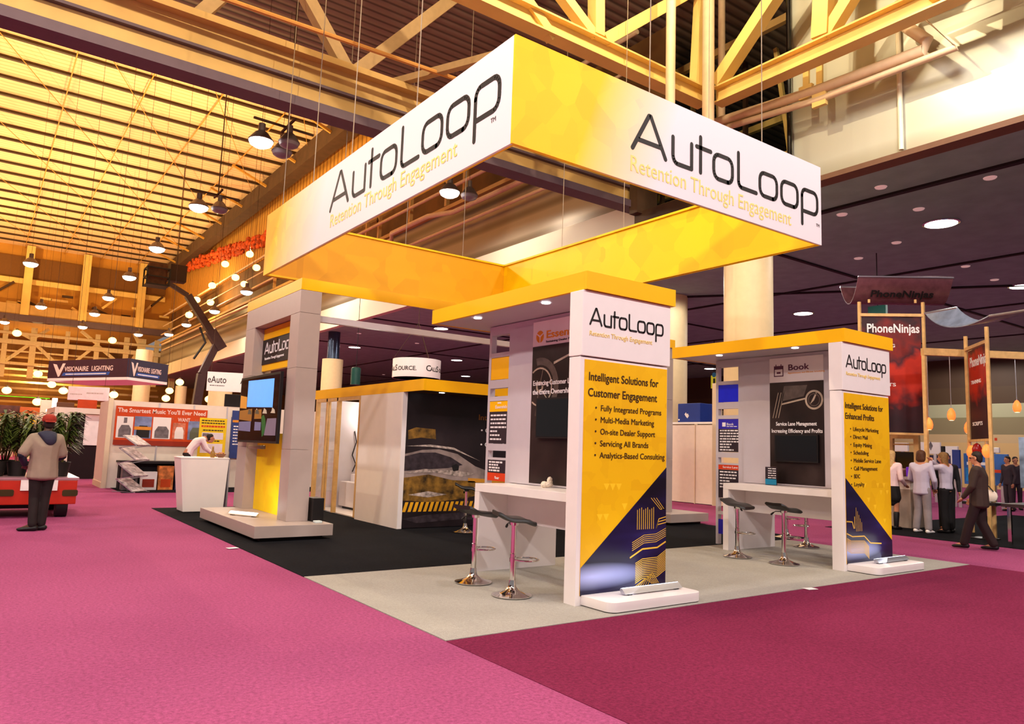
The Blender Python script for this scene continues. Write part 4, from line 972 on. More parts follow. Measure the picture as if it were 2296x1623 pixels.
for k, ((px, py), lb) in enumerate(lows):
    p = point(px, py, z=7.86); t = thing('ceiling_light', lb, 'lamp', (p.x, p.y, 7.879), 0, 'round lights of the dark ceiling')
    r = .40 if k == 0 else (.40 if k < 4 else .42)
    MB().lathe([(r+.05, 0), (r+.05, -.04), (r, -.05), (r, 0)], n=24).build("rim", chrome, t, world=False); MB().lathe([(.001, -.055), (r*.9, -.05), (r*.98, -.02), (.001, -.019)], n=24).build("diffuser", lampw, t, world=False)
faint = mat('dim_lens', (236, 196, 190), .3, emit=.35)
fl = ((1888, 482), (1975, 421), (2010, 545), (2220, 400), (2060, 470), (1960, 660), (2165, 598), (2230, 628), (2264, 642), (1925, 580), (805, 748), (935, 770), (1080, 770), (860, 840))
for k, (px, py) in enumerate(fl):
    p = point(px, py, z=7.86); t = MB().lathe([(.001, -.03), (.12, -.025), (.14, 0)], n=12).build('dim_downlight', faint); t.location = (p.x, p.y, 7.879)
    tag(t, 'faint small pinkish spot recessed in the dark ceiling, one of many', 'lamp', 'faint spots of the dark ceiling')
# ================================================================ neighbouring booths
def slab(p, q, z0, z1, t, mb=None):
    """upright board from plan point p to q; its front is on the right-hand side of p->q's left normal (faces the reader)"""
    mb = mb or MB(); p, q = Vector((p[0], p[1], 0)), Vector((q[0], q[1], 0)); d = (q-p).normalized(); n = d.cross(Z_)
    a, b, c, e = p, q, q-n*t, p-n*t
    return mb.hexa([(v.x, v.y, z0) for v in (a, b, c, e)]+[(v.x, v.y, z1) for v in (a, b, c, e)])
def on(p, q):
    p, q = Vector((p[0], p[1], 0)), Vector((q[0], q[1], 0)); return p, (q-p).normalized(), (q-p).length
def pict(par, p, d, pts, m, nm='picture', lb=None, t=.004):
    b = MB(); face_poly(b, p, d, pts, t); return b.build(nm, m, par, smooth=False, label=lb)
def quad(a, b, c, d): return [(a, c), (b, c), (b, d), (a, d)]
plumdark = mat('sign_plum', (66, 38, 46), .5); navydark = mat('sign_navy', (52, 46, 66), .5)
bluebar = mat('sign_blue', (52, 84, 160), .5); salmon = mat('sign_letter', (238, 206, 196), .5)
orangeb = mat('orange_banner', (200, 66, 8), .5, var=.08); brick = mat('brick_red_border', (146, 38, 12), .5)
greyp = mat('grey_print', (110, 100, 104), .5, var=.4, scale=8); skyp = mat('sky_print', (120, 130, 170), .5, var=.3, scale=6)
partition = mat('partition_cream', (232, 216, 202), .55, var=.03)

# --- dark lighting-maker sign, hung high over the left booths
A, C0, B_ = point(110, 809, z=4.72), point(290, 803, z=4.72), point(378, 818, z=4.72)
vs = thing('hanging_sign', 'dark box sign with a big V, lettered Visionaire Lighting, hung over the left booths', 'sign', (C0.x, C0.y, 3.8))
f1 = slab(A, C0, 3.92, 4.72, .06).build('sign_face', plumdark, vs, smooth=False)
f2 = slab(C0, B_, 3.92, 4.72, .06).build('sign_face', navydark, vs, smooth=False)
D_ = A+(B_-C0)
base = [(v.x, v.y, 3.80) for v in (A, C0, B_, D_)]
MB().prism(base, (0, 0, .118)).build('white_base', white, vs, smooth=False)
for fce, (p, q), k in ((f1, (A, C0), 1.0), (f2, (C0, B_), 0.62)):
    o, d, L = on(p, q); h = 3.92
    u = L/3.3 if k == 1 else L/3.3
    pict(fce, o, d, [(.20*u, h+.66), (.36*u, h+.62), (.50*u, h+.34), (.62*u, h+.66), (.74*u, h+.66), (.52*u, h+.08), (.46*u, h+.06)], salmon, 'v_emblem')
    pict(fce, o, d, [(.62*u, h+.10), (2.55*u, h+.10), (2.6*u, h+.24), (.68*u, h+.24)], bluebar, 'blue_band')
    text('VISIONAIRE', .30, salmon, fce, o+d*(.72*u)+Z_*(h+.30), d, fit=1.0*u, bold=.004); text('LIGHTING', .30, salmon, fce, o+d*(1.84*u)+Z_*(h+.30), d, fit=.85*u, bold=.004)
    s = MB(); scribble(s, o-d.cross(Z_)*-.004, d, .78*u, 2.45*u, h+.14, .05, random.Random(4)); s.build('small_print', wink, fce, smooth=False)
for v in (A, B_, C0): MB().tube([(v.x+.05, v.y+.25, 4.70), (v.x+.05, v.y+.25, 19.495)], .008, 5).build('suspension_wire', brownm, vs)

# --- pale sign below it
p, q = point(150, 898, y=29), point(242, 898, y=28.2); o, d, L = on(p, q)
ws = thing('hanging_sign', 'small pale hanging sign below the dark lighting sign', 'sign', (p.x, p.y, 2.78))
bd = slab(p, q, 2.78, 3.32, .08).build('sign_face', mat('pale_pink_sign', (240, 224, 228), .5), ws, bevel=.02, smooth=False)
s = MB(); scribble(s, o, d, .10, .55, 3.0, .035, random.Random(8)); scribble(s, o, d, .72, 1.35, 3.05, .05, random.Random(9)); s.build('small_print', mat('faint_ink', (190, 168, 160), .6), bd, smooth=False)
for k in (.1, .9): MB().tube([p.lerp(q, k)+Vector((0, .04, 3.30-p.z)), p.lerp(q, k)+Vector((0, .04, 19.495-p.z))], .008, 5).build('suspension_wire', brownm, ws)

# --- white auto sign beside the lift arm
p, q, r_ = point(462, 880, y=27), point(556, 886, y=26.4), point(470, 845, y=30)
ea = thing('hanging_sign', 'white hanging sign with the word Auto, behind the arch kiosk television', 'sign', (p.x, p.y, 3.45))
zt = 4.3
bd = slab((p.x, p.y), (q.x, q.y), 3.40, 4.20, .07).build('sign_face', white, ea, smooth=False)
o, d, L = on(p, q)
text('eAuto', .40, ink, bd, o+d*.02+Z_*3.75, d, fit=.72, bold=.003); text('Auto', .40, ink, bd, o+d*(L-.34)+Z_*3.75, d, fit=.6, bold=.003)
s = MB(); scribble(s, o, d, .12, .72, 3.62, .03, random.Random(2)); s.build('small_print', ink, bd, smooth=False)
for k in (.1, .9): MB().tube([p.lerp(q, k)+Vector((0, .04, 4.18-p.z)), p.lerp(q, k)+Vector((0, .04, 19.495-p.z))], .008, 5).build('suspension_wire', brownm, ea)
# --- dark cabinet and cream block under it
p = point(503, 911, y=18.3); q = point(548, 912, y=18.3)
blk = MB().box(p.x, q.x+.1, 18.29, 18.36, p.z+.001, p.z+.38).build('display_screen', black, bevel=.01, smooth=False); tag(blk, 'black screen standing on the cream partition left of the arch kiosk', 'screen')
# --- orange booth
ob = thing('booth_wall', 'cream partition walls of the orange-bannered booth behind the reception counter', 'partition', (0.1, 19, 0))
MB().box(-.05, 7.6, 18.3, 18.38, 0, p.z).build('rear_panel', partition, ob, smooth=False)
MB().box(-.14, -.051, 18.3, 20.0, 0, 2.42).build('side_panel', partition, ob, smooth=False)
for x in (1.15, 2.1, 3.05, 4.0, 5.0): MB().box(x, x+.04, 18.275, 18.299, 0, p.z-.02).build('post', alu, ob, smooth=False)
MB().box(-.15, -.03, 18.24, 18.27, 0, 2.5).build('post', cream, ob, smooth=False)
MB().box(-.16, -.141, 18.31, 20.0, 0, .16).build('skirting', cream, ob, smooth=False)
a, c = point(261, 909, y=18.24), point(466, 918, y=18.24); e = point(263, 997, y=18.24)
w_, z1, z0 = c.x-a.x, a.z+.0, e.z
on_b = thing('banner', 'wide orange banner with five pictures on the rear wall of the left booth', 'banner', (a.x, 18.26, z0))
ban = MB().box(a.x, c.x, 18.24, 18.265, z0, z1).build('cloth', orangeb, on_b, smooth=False)
o, d = Vector((a.x, 18.24, 0)), X_
pict(ban, o, d, quad(0, w_, z0, z0+.14), brick, 'border')
text('The Smartest Music You\'ll Ever Need', .17, salmon, ban, (a.x+.05, 18.239, z1-.17), X_, fit=w_-.1, bold=.004)
text('WANT', .15, salmon, ban, (a.x+w_*.67, 18.239, z1-.37), X_, fit=.34, bold=.004)
s = MB(); scribble(s, o, d, .05, w_*.62, z1-.33, .05, random.Random(1)); scribble(s, o, d, w_*.86, w_-.05, z1-.34, .05, random.Random(3)); s.build('small_print', mat('mauve_ink', (190, 90, 60), .6), ban, smooth=False)
for k, (fx0, fx1, m1, m2, dz) in enumerate(((.02, .19, white, greyp, 0), (.205, .385, skyp, black, .02), (.40, .595, white, greyp, .02), (.62, .76, mat('print_rust', (190, 110, 84), .5, var=.5, scale=9), white, -.12), (.79, .96, skyp, mat('print_olive', (96, 100, 84), .5), -.05))):
    zb, zt = z0+.2, z0+.80+dz
    f = pict(ban, o, d, quad(fx0*w_, fx1*w_, zb, zt), m1, 'picture'); W2 = (fx1-fx0)*w_
    b = MB(); oo = o+Vector((fx0*w_, -.004, 0))
    face_poly(b, oo, d, [(.06, zb+.02), (W2-.04, zb+.02), (W2-.04, zb+.25), (W2*.75, zb+.36), (W2*.3, zb+.36), (.06, zb+.22)], .003); b.build('picture_motif', m2, f, smooth=False)
    if k == 1: pict(f, oo, d, quad(.0, W2, zb+.24, zb+.33), mat('print_orange', (220, 140, 40), .5), 'picture_stripe')
    if k == 0: pict(f, oo, d, quad(W2*.42, W2*.62, zt-.18, zt-.03), greyp, 'picture_badge')
# black draped table with speakers and boxes in front
tb = thing('display_table', 'low black display table full of boxes and speakers under the orange banner', 'table', (1.4, 17.7, .008))
MB().box(.15, 3.0, 17.4, 18.1, .72, .78).build('top', black, tb, smooth=False)
MB().box(.2, 2.95, 17.7, 18.05, .009, .719).build('drape', mat('drape_black', (26, 20, 26), .8), tb, smooth=False)
for k, (x0, x1, z1_, m1, m2, lb) in enumerate(((.22, .6, .62, greyp, black, 'grey boxed item on the left under the orange banner'), (.66, 1.08, .5, white, brick, 'white box with a red car picture before the black table'), (1.12, 1.5, .66, mat('print_fire', (212, 120, 60), .5, var=.6, scale=8), orangeb, 'orange flame-printed box before the black table'), (1.56, 2.2, .66, mat('print_violet', (70, 62, 96), .5, var=.4, scale=7), black, 'violet box with round speaker holes before the black table'))):
    bx_ = thing('product_box', lb, 'box', (x0, 17.4, .008))
    f = MB().box(x0, x1, 17.3, 17.62, .009, z1_).build('carton', m1, bx_, smooth=False)
    if k != 3: pict(f, Vector((x0, 17.3, 0)), X_, quad(.06, (x1-x0)-.06, .08, .3), m2, 'print')
    else:
        for i, (u, v) in enumerate(((.18, .5), (.5, .5), (.18, .22), (.5, .22))):
            pict(f, Vector((x0, 17.3, 0)), X_, arc(u, v, .12, 0, 342, 18), m2, 'speaker_hole')
# zigzag brochure rack
rk = thing('brochure_rack', 'silver zigzag brochure rack standing before the orange banner', 'rack', (.35, 16.75, .008))
ys = (16.5, 17.0)
zz = [(.62, .03), (.12, .36), (.62, .50), (.12, .83), (.62, .95), (.15, 1.28), (.55, 1.36)]
zz = [(.66, .02), (.10, .33), (.66, .42), (.10, .74), (.66, .84), (.12, 1.14), (.66, 1.22), (.2, 1.46)]
fr_ = MB()
for y in ys:
    for (x0, z0_), (x1, z1_) in zip(zz, zz[1:]): fr_.bar((x0, y, z0_), (x1, y, z1_), .018)
    fr_.bar((.02, y, .012), (.74, y, .012), .03, .02)
fr_.build('frame', alu, rk, smooth=False)
for k in range(1, 7, 2):
    (x0, z0_), (x1, z1_) = zz[k], zz[k+1]
for k in (0, 2, 4, 6):
    (x0, z0_), (x1, z1_) = zz[k], zz[k+1]
    MB().hexa([(x0, ys[0]+.02, z0_), (x0, ys[1]-.02, z0_), (x1, ys[1]-.02, z1_), (x1, ys[0]+.02, z1_), (x0+.01, ys[0]+.02, z0_+.02), (x0+.01, ys[1]-.02, z0_+.02), (x1+.01, ys[1]-.02, z1_+.02), (x1+.01, ys[0]+.02, z1_+.02)]).build('tray', mat('tray_print', (190, 176, 176), .35, var=.6, scale=9), rk, smooth=False)
rk.rotation_euler = (0, 0, math.radians(-52))
# yellow and navy posters on the partition
a, c = point(449, 936, y=16.9), point(503, 1026, y=16.9)
yp = thing('poster', 'tall yellow poster with black and red lettering behind the reception counter', 'poster', (a.x, 16.9, .008))
f = MB().box(a.x, c.x, 16.9, 16.93, c.z-.2, a.z).build('sheet', mat('poster_yellow', (246, 212, 20), .5), yp, smooth=False)
MB().bar(((a.x+c.x)/2, 16.95, .01), ((a.x+c.x)/2, 16.95, a.z-.1), .04).box(a.x+.1, c.x-.1, 16.85, 17.1, .009, .03).build('stand', alu, yp, smooth=False)
o = Vector((a.x, 16.9, 0)); w_ = c.x-a.x
s = MB(); rr = random.Random(6)
for k, z in enumerate((.09, .16)): scribble(s, o, X_, .05, w_-.05, a.z-z, .03, rr)
scribble(s, o, X_, .1, w_-.1, a.z-.36, .03, rr); scribble(s, o, X_, .1, w_-.15, a.z-.66, .03, rr); s.build('small_print', ink, f, smooth=False)
s = MB(); scribble(s, o, X_, .05, w_-.05, a.z-.26, .05, rr); s.build('small_print', redlab, f, smooth=False)
pict(f, o, X_, quad(.08, w_-.08, a.z-.60, a.z-.41), wink, 'picture'); pict(f, o+Vector((0, -.004, 0)), X_, quad(.1, .26, a.z-.58, a.z-.43), greyp, 'picture'); pict(f, o, X_, quad(.06, w_-.08, a.z-.98, a.z-.72), wink, 'picture')
a, c = point(522, 920, y=18.2), point(545, 1028, y=18.2)
np_ = thing('poster', 'navy blue poster with white list, just left of the arch kiosk', 'poster', (a.x, 18.2, c.z))
f = MB().box(a.x, c.x+.2, 18.2, 18.23, c.z, a.z).box(a.x, a.x+.03, 18.231, 18.299, c.z+.2, a.z-.2).build('sheet', mat('poster_navy', (44, 60, 122), .5), np_, smooth=False)
o = Vector((a.x, 18.2, 0)); pict(f, o, X_, quad(.02, .5, a.z-.36, a.z-.29), mat('print_orange', (220, 140, 40)), 'band')
s = MB()
for k in range(7): scribble(s, o, X_, .06, .36, a.z-.5-.09*k, .035, rr)
s.build('small_print', wink, f, smooth=False)
# --- cream booth further down the left aisle
cb = thing('booth_wall', 'cream booth wall with a dark doorway further down the left aisle', 'partition', (-.6, 23.5, 0))
MB().box(-1.1, -1.0, 22.6, 26, 0, 2.30).build('side_panel', partition, cb, smooth=False)
MB().box(-.999, .6, 22.7, 22.8, 2.12, 2.30).box(-.999, -.62, 22.7, 22.8, 0, 2.119).build('front_panel', partition, cb, smooth=False)
MB().box(-.62, .6, 22.95, 23.0, 0, 2.11).build('doorway_sheet', mat('doorway_dark', (36, 22, 26), .9), cb, smooth=False)  # dark sheet that fills the doorway
f = MB().box(-.2, .2, 22.90, 22.94, 1.1, 2.1).build('price_list', wink, cb, smooth=False)
p = point(190, 915, y=22.6); s1 = MB().box(p.x-.2, p.x+.35, 22.7, 22.78, 2.302, 2.58).build('small_sign', orangeb, smooth=False); tag(s1, 'small orange sign standing on the cream booth wall with the dark doorway', 'sign')
# --- blurred stands at far left
bgs = (('light_strip', 'long green light strip across the far left stands', 'lamp', -20, 112, 886, 893, 60, mat('green_neon', (90, 230, 20), .4, emit=1.6)),
       ('video_wall', 'dark brown video wall at the left picture edge', 'screen', -30, 46, 906, 928, 46, mat('video_brown', (82, 44, 36), .3, var=.6, scale=3)),
       ('banner', 'dull orange banner with a violet end at far left', 'banner', 45, 90, 912, 926, 45, mat('dull_orange', (190, 96, 44), .5)),
       ('banner', 'cream hanging panel behind the man with the red cap', 'banner', 92, 120, 896, 945, 44, partition),
       ('light_column', 'slim glowing white column at far left', 'lamp', 119, 127, 892, 918, 43, mat('white_neon', (250, 255, 255), .4, emit=2.5)),
       ('neon_panel', 'flat glowing white light panel right of the man\'s red cap', 'lamp', 104, 138, 917, 924, 40, mat('white_neon', (250, 255, 255))),
       ('tent', 'yellow cloth stand behind the palms', 'booth cloth', 44, 82, 938, 951, 42, mat('cloth_yellow', (232, 186, 10), .7)),
       ('counter', 'cream counter behind the palms at far left', 'counter', 44, 92, 928, 1010, 46, partition),
       ('screen', 'screen with green and violet picture right of the red cap', 'screen', 124, 154, 928, 955, 40, mat('screen_greenviolet', (70, 80, 110), .3, var=.9, scale=2.2, emit=.15)),
       ('banner', 'brown overhead panel right of the slim white column', 'banner', 128, 165, 901, 925, 41, mat('panel_brown', (90, 56, 34), .5)))
for nm, lb, ct, x0, x1, y0, y1, yy, m_ in bgs:
    a, c = point(x0, y0, y=yy), point(x1, y1, y=yy)
    t = thing(nm, lb, ct, ((a.x+c.x)/2, yy, 0))
    MB().box(a.x, c.x, yy, yy+.25, c.z, a.z).build('panel', m_, t, smooth=False, bevel=.02)
    if c.z > .2: MB().box(a.x+.15, a.x+.25, yy+.26, yy+.36, 0, a.z).box(c.x-.25, c.x-.15, yy+.26, yy+.36, 0, a.z).build('support', cream, t, smooth=False)
fb_ = thing('booth_wall', 'far row of dark and pale booth fronts at the end of the left aisle', 'partition', (-6, 49, 0))
for k, (x0, x1, z1_, m_) in enumerate(((-9.5, -7, 2.6, plumdark), (-6.9, -5, 2.4, partition), (-4.9, -2.6, 2.7, mat('panel_brown', (90, 56, 34))), (-2.5, -1.2, 2.3, partition), (-1.1, 1.2, 2.6, mat('sign_tan', (190, 140, 84), .5)))):
    MB().box(x0, x1, 49, 49.3, 0, z1_).build('front_panel', m_, fb_, smooth=False)

# --- lift truck arm reaching up to the roof
bl = thing('boom_lift', 'dark articulated boom lift raised towards the roof behind the left booths', 'lift', (7.6, 45, 0))
J = [point(440, 905, y=45), point(452, 838, y=45), point(488, 768, y=45), point(421, 662, y=45), point(376, 634, y=45)]
liftm = mat('lift_dark', (58, 36, 40), .5, var=.15)
MB().box(6.6, 9.6, 44.2, 45.8, .5, 1.5).build('chassis', liftm, bl, bevel=.05, smooth=False)
for x in (7.0, 9.2):
    for y in (44.1, 45.9): MB().tube([(x, y-.18, .5), (x, y+.18, .5)], .5, 18).build('wheel', black, bl)
J0 = Vector((8.0, 45, 1.4))
MB().bar(J0, J[1], .5).build('lower_boom', liftm, bl, smooth=False)
MB().bar(J[1], J[2], .42).build('mid_boom', liftm, bl, smooth=False)
MB().bar(J[2], J[3], .42).bar(J[2]-(J[3]-J[2]).normalized()*.5, J[2]+(J[3]-J[2])*.25, .6).build('upper_boom', liftm, bl, smooth=False)
MB().bar(J[3], J[4], .26).build('jib', liftm, bl, smooth=False)
MB().tube([J[1]+Vector((-.6, -.2, .9)), J[2]+Vector((-.8, -.2, -.1)), J[2]+(J[3]-J[2])*.3+Vector((-.6, -.2, 0))], .07, 8).build('hose', black, bl)
c = J[4]; k = MB(); x0, x1, y0, y1, z0, z1 = c.x-1.3, c.x-.02, 44.4, 45.6, c.z-.35, c.z+.75
k.box(x0, x1, y0, y1, z0, z0+.1)
for x in (x0, x1): 
    for y in (y0, y1): k.bar((x, y, z0), (x, y, z1), .08)
for z in (z1, (z0+z1)/2):
    k.bar((x0, y0, z), (x1, y0, z), .08).bar((x0, y1, z), (x1, y1, z), .08).bar((x0, y0, z), (x0, y1, z), .08).bar((x1, y0, z), (x1, y1, z), .08)
k.build('basket', black, bl, smooth=False)
MB().box(x0+.1, x1-.1, y0+.2, y1-.2, z0+.101, z1+.35).build('basket_load', mat('load_brown', (74, 46, 30), .8, var=.4, scale=4), bl, bevel=.1)
dv = MB().box(J[4].x+.25, J[4].x+1.25, 45.8, 46.6, J[4].z+.35, J[4].z+1.45).build('box_unit', mat('unit_darkbrown', (44, 24, 14), .7), bevel=.03, smooth=False); dv.name = 'ceiling_speaker'
tag(dv, 'dark square box hung beside the boom lift basket under the roof', 'speaker')
st_ = MB().bar((dv.data.vertices[0].co.x+.4, 46.2, J[4].z+1.4), (dv.data.vertices[0].co.x+.4, 46.2, 19.4), .05).build('hanger', brownm, smooth=False)
st_.parent = dv
# orange netting along the catwalk
on_ = MB()
rr = random.Random(31)
for k in range(340): on_.ball((11.9+rr.uniform(-.12, .12), 43+.105*k, 15.0+.011*k+rr.uniform(-.5, .5)), rr.uniform(.14, .3), (.7, 1.3, .8), 7, 5)
nt_ = on_.build('orange_netting', mat('orange_net', (176, 66, 12), .8, var=.6, scale=3)); tag(nt_, 'bunched orange netting along the catwalk left of the big sign', 'netting', kind='stuff')

# --- round white sign over the booth room
cyl = point(934, 830, y=20.2); cr = .93
cs = thing('hanging_sign', 'round white drum sign reading CallSource, hung behind the booth room', 'sign', (cyl.x, cyl.y, 4.0))
bm_ = MB().lathe([(cr, 4.02), (cr, 4.74), (cr-.03, 4.74), (cr-.03, 4.02)], (cyl.x, cyl.y, 0), 48)
dr = bm_.build('drum', white, cs)
def wrap(s, size, m, a0, z):
    me = text_mesh(s, size, bold=.003)
    for v in me.vertices:
        th = a0+v.co.x/cr; r = cr+.004+v.co.z
        v.co = Vector((r*math.cos(th), r*math.sin(th), z+v.co.y-4.0))
    me.materials.clear(); me.materials.append(m); o = bpy.data.objects.new('lettering', me); COL.objects.link(o); o.parent = dr
ang = math.atan2(CP.y-cyl.y, CP.x-cyl.x)
for big, small, da in (('C', 'ALL', .38), ('S', 'OURCE', .92), ('S', 'OURCE.', -1.04), ('C', 'ALL', -1.60)):
    wrap(big, .31, ink, ang+da, 4.26); wrap(small, .22, ink, ang+da+.20, 4.26)
for k in range(3):
    a = ang+2.1*k+.5; MB().tube([(cyl.x+cr*math.cos(a), cyl.y+cr*math.sin(a), 4.73), (cyl.x, cyl.y, 6.2)], .01, 5).build('suspension_wire', brownm, cs)
MB().tube([(cyl.x, cyl.y, 6.19), (cyl.x, cyl.y, 7.886)], .012, 5).build('suspension_wire', brownm, cs)
p = point(797, 858, z=5.4)
gs = MB().lathe([(.2, 0), (.2, .7), (.14, .74)], n=16).build('green_canister', mat('dark_green', (18, 70, 62), .4)); gs.name = 'pendant_lamp'
p = point(797, 852, y=24); gs.location = (p.x, p.y, p.z-.2); tag(gs, 'dark green hanging cylinder right of the cream column casing', 'lamp')
MB().tube([(0, 0, .74), (0, 0, 7.886-gs.location.z)], .012, 5).build('hanger', black, gs, world=False)

# --- cream partition and blue display behind the gap between the stands
p, q = point(1516, 1128, x=14.6), point(1612, 1140, x=14.6)
pw = thing('booth_wall', 'cream booth partition seen between the two demo stands', 'partition', (14.6, p.y, 0))
m_ = MB(); 
for k in range(4): m_.box(14.6, 14.68, q.y-2.2+1.55*k, q.y-2.2+1.55*k+1.53, .02, 2.36)
m_.build('panel', partition, pw, smooth=False)
for k in range(5): MB().box(14.58, 14.69, q.y-2.22+1.55*k, q.y-2.2+1.55*k, 0, 2.40).build('post', cream, pw, smooth=False)
a, c = point(1520, 905, x=15.2), point(1570, 948, x=15.2)
bd = thing('display_box', 'deep blue display with a pale bird shape above the cream partition', 'sign', (15.2, a.y, c.z))
f = MB().box(15.2, 16.2, c.y, a.y, c.z-.02, a.z).build('box', mat('deep_blue', (20, 50, 140), .5), bd, bevel=.02, smooth=False)
o = Vector((15.2, a.y, 0))
pict(f, o, -Y_, [(.28, c.z+.28), (.34, c.z+.34), (.36, c.z+.29), (.42, c.z+.30), (.46, c.z+.22), (.40, c.z+.15), (.34, c.z+.2)], wink, 'emblem'); pict(f, o, -Y_, quad(.02, .08, c.z+.08, c.z+.13), wink, 'emblem')
MB().box(15.25, 15.35, (a.y+c.y)/2-.05, (a.y+c.y)/2+.05, 0, c.z-.021).build('post', cream, bd, smooth=False)
dk_ = thing('counter', 'pale counter top running behind the cream partition', 'counter', (15.0, c.y, 0))
MB().box(14.75, 15.12, c.y-2.2, a.y+.2, 2.40, 2.46).build('top', white, dk_, smooth=False); MB().box(14.9, 15.0, c.y-1.6, a.y, 0, 2.399).build('support', cream, dk_, smooth=False)
a, c = point(1594, 842, x=30), point(1606, 870, x=30)
ys_ = thing('hanging_sign', 'small yellow sign with a dark figure hung far behind the ladder frame', 'sign', (30, a.y, c.z))
f = MB().box(30, 30.1, c.y, a.y, c.z, a.z).build('sign_face', mat('lime_yellow', (226, 220, 40), .5, emit=.25), ys_, smooth=False)
o = Vector((30, a.y, 0)); pict(f, o, -Y_, quad(.16, .30, c.z+.2, c.z+.55), black, 'figure'); pict(f, o, -Y_, arc(.22, c.z+.75, .14, 0, 330, 12), bluecy, 'figure')
MB().tube([(30.05, (a.y+c.y)/2, a.z), (30.05, (a.y+c.y)/2, 7.87)], .02, 6).build('hanger', black, ys_)

# ================================================================ red-bannered booth on the right
redban = mat('ninja_red', (120, 22, 20), .5)
nt, pp = nodes(redban); tc = nt.nodes.new('ShaderNodeTexCoord'); sp = nt.nodes.new('ShaderNodeSeparateXYZ'); nt.links.new(tc.outputs['Object'], sp.inputs[0])
ns = nt.nodes.new('ShaderNodeTexNoise'); ns.inputs['Scale'].default_value = 1.9; ns.inputs['Detail'].default_value = 3; nt.links.new(tc.outputs['Object'], ns.inputs['Vector'])
mm = nt.nodes.new('ShaderNodeMath'); mm.operation = 'MULTIPLY_ADD'; mm.inputs[1].default_value = .55; nt.links.new(ns.outputs['Fac'], mm.inputs[0])
mr = nt.nodes.new('ShaderNodeMapRange'); mr.inputs[1].default_value = 2.2; mr.inputs[2].default_value = 5.2; mr.inputs[4].default_value = .75; nt.links.new(sp.outputs['Z'], mr.inputs[0]); nt.links.new(mr.outputs[0], mm.inputs[2])
r = ramp(nt, [(.25, rgb((38, 20, 28))), (.44, rgb((56, 24, 32))), (.56, rgb((176, 36, 16))), (.64, rgb((188, 40, 16))), (.72, rgb((70, 22, 32))), (.80, rgb((128, 28, 20))), (.95, rgb((50, 18, 24)))]); nt.links.new(mm.outputs[0], r.inputs[0]); nt.links.new(r.outputs[0], pp.inputs['Base Color'])
def frame_banner(pl, pr, zb, zt, label, title, sub, ztop):
    t = thing('banner_stand', label, 'banner', (pl.x, pl.y, 0)); p, q = Vector((pl.x, pl.y, 0)), Vector((pr.x, pr.y, 0)); d = (q-p).normalized(); n = d.cross(Z_)
    f = slab(p+d*.06-n*.02, q-d*.06-n*.02, zb, zt-.05, .02).build('banner_cloth', redban, t, smooth=False)
    for v in (p, q): MB().bar((v.x, v.y, .008), (v.x, v.y, ztop), .06).build('post', wood, t, smooth=False)
    MB().bar((p.x, p.y, zt), (q.x, q.y, zt), .07).build('rail', wood, t, smooth=False)
    MB().bar((p.x, p.y, zb-.02), (q.x, q.y, zb-.02), .05).build('rail', wood, t, smooth=False)
    L = (q-p).length; o = p-n*.018
    text(title, .30, wink, f, o+d*.16+Z_*(zt-.42), d, fit=L*.82, bold=.006)
    for s_, k in sub: text(s_, .11, wink, f, o+d*.2+Z_*(zt-k), d, fit=min(.6, .085*len(s_)), bold=.002)
    return t, f, o, d, L
pl, pr = point(1927, 705, x=14.0), point(2070, 708, x=15.05)
zt = (pl.z+pr.z)/2
nb, f, o, d, L = frame_banner(pl, pr, 2.15, zt, 'tall red and black framed banner headed PhoneNinjas, beside the farther stand', 'PhoneNinjas', (('TRAINING', .78), ('SCRIPTS', 1.72)), zt+.32)
# smoky curved canopies
def curved(name, label, mids, depth_vec, along, m):
    t = thing(name, label, 'canopy', mids[0]); b = bmesh.new(); rows = []
    for P in mids:
        P = Vector(P); nrm = Vector((0, 0, .02)); rows.append([b.verts.new(P), b.verts.new(P+along), b.verts.new(P+along+nrm), b.verts.new(P+nrm)])
    for A, B2 in zip(rows, rows[1:]):
        for k in range(4): b.faces.new((A[k], A[(k+1) % 4], B2[(k+1) % 4], B2[k]))
    b.faces.new(rows[0][::-1]); b.faces.new(rows[-1]); mb = MB(); mb.b.free(); mb.b = b; s = mb.build('sheet', m, t)
    for e in (mids[0], mids[-1]): MB().tube([Vector(e), Vector(e)+along], .025, 8).build('edge_tube', alu, t)
    return t, s
smoke = mat('smoky_plum_sheet', (104, 62, 68), .25, var=.2, spec=.6); steelb = mat('blue_grey_sheet', (112, 122, 146), .25, var=.2, spec=.6)
E0, E1 = point(1924, 619, x=14.1), point(2138, 623, x=15.8); al = Vector((E1.x-E0.x, E1.y-E0.y, 0))
back_n = Vector((.585, .81, 0))   # the sheet bellies out away from the aisle
zc = (E0.z+E1.z)/2
mids = [E0*1.0 for _ in range(0)]
for i in range(11):
    u = i/10; off = -1.0+2.0*u; hgt = (zc-.60)+.60*abs(off)**2.0*(1 if off < 0 else .92)
    mids.append(Vector((E0.x, E0.y, hgt))+back_n*(off*.5+.5))
ct_, sh = curved('curved_canopy', 'curved smoky canopy sheet marked PhoneNinjas above the red banner', mids, None, al, smoke)
d = al.normalized(); L = al.length
text('PhoneNinjas', .24, black, sh, Vector((E0.x, E0.y, zc-.46))+d*.36+back_n*.20, d, Z_*.2-back_n*.11, fit=L*.66, bold=.006)
for k in (.12, .68): MB().tube([Vector((pl.x, pl.y, zt+.3)).lerp(Vector((pr.x, pr.y, zt+.3)), k*1.3), Vector((pl.x, pl.y, zc-.60)).lerp(Vector((pr.x, pr.y, zc-.60)), k*1.3)], .03, 8).build('support', wood, ct_)
F0, F1, F2 = point(2146, 690, x=13.4), point(2210, 722, x=12.9), point(2310, 694, x=12.2)
mids = []
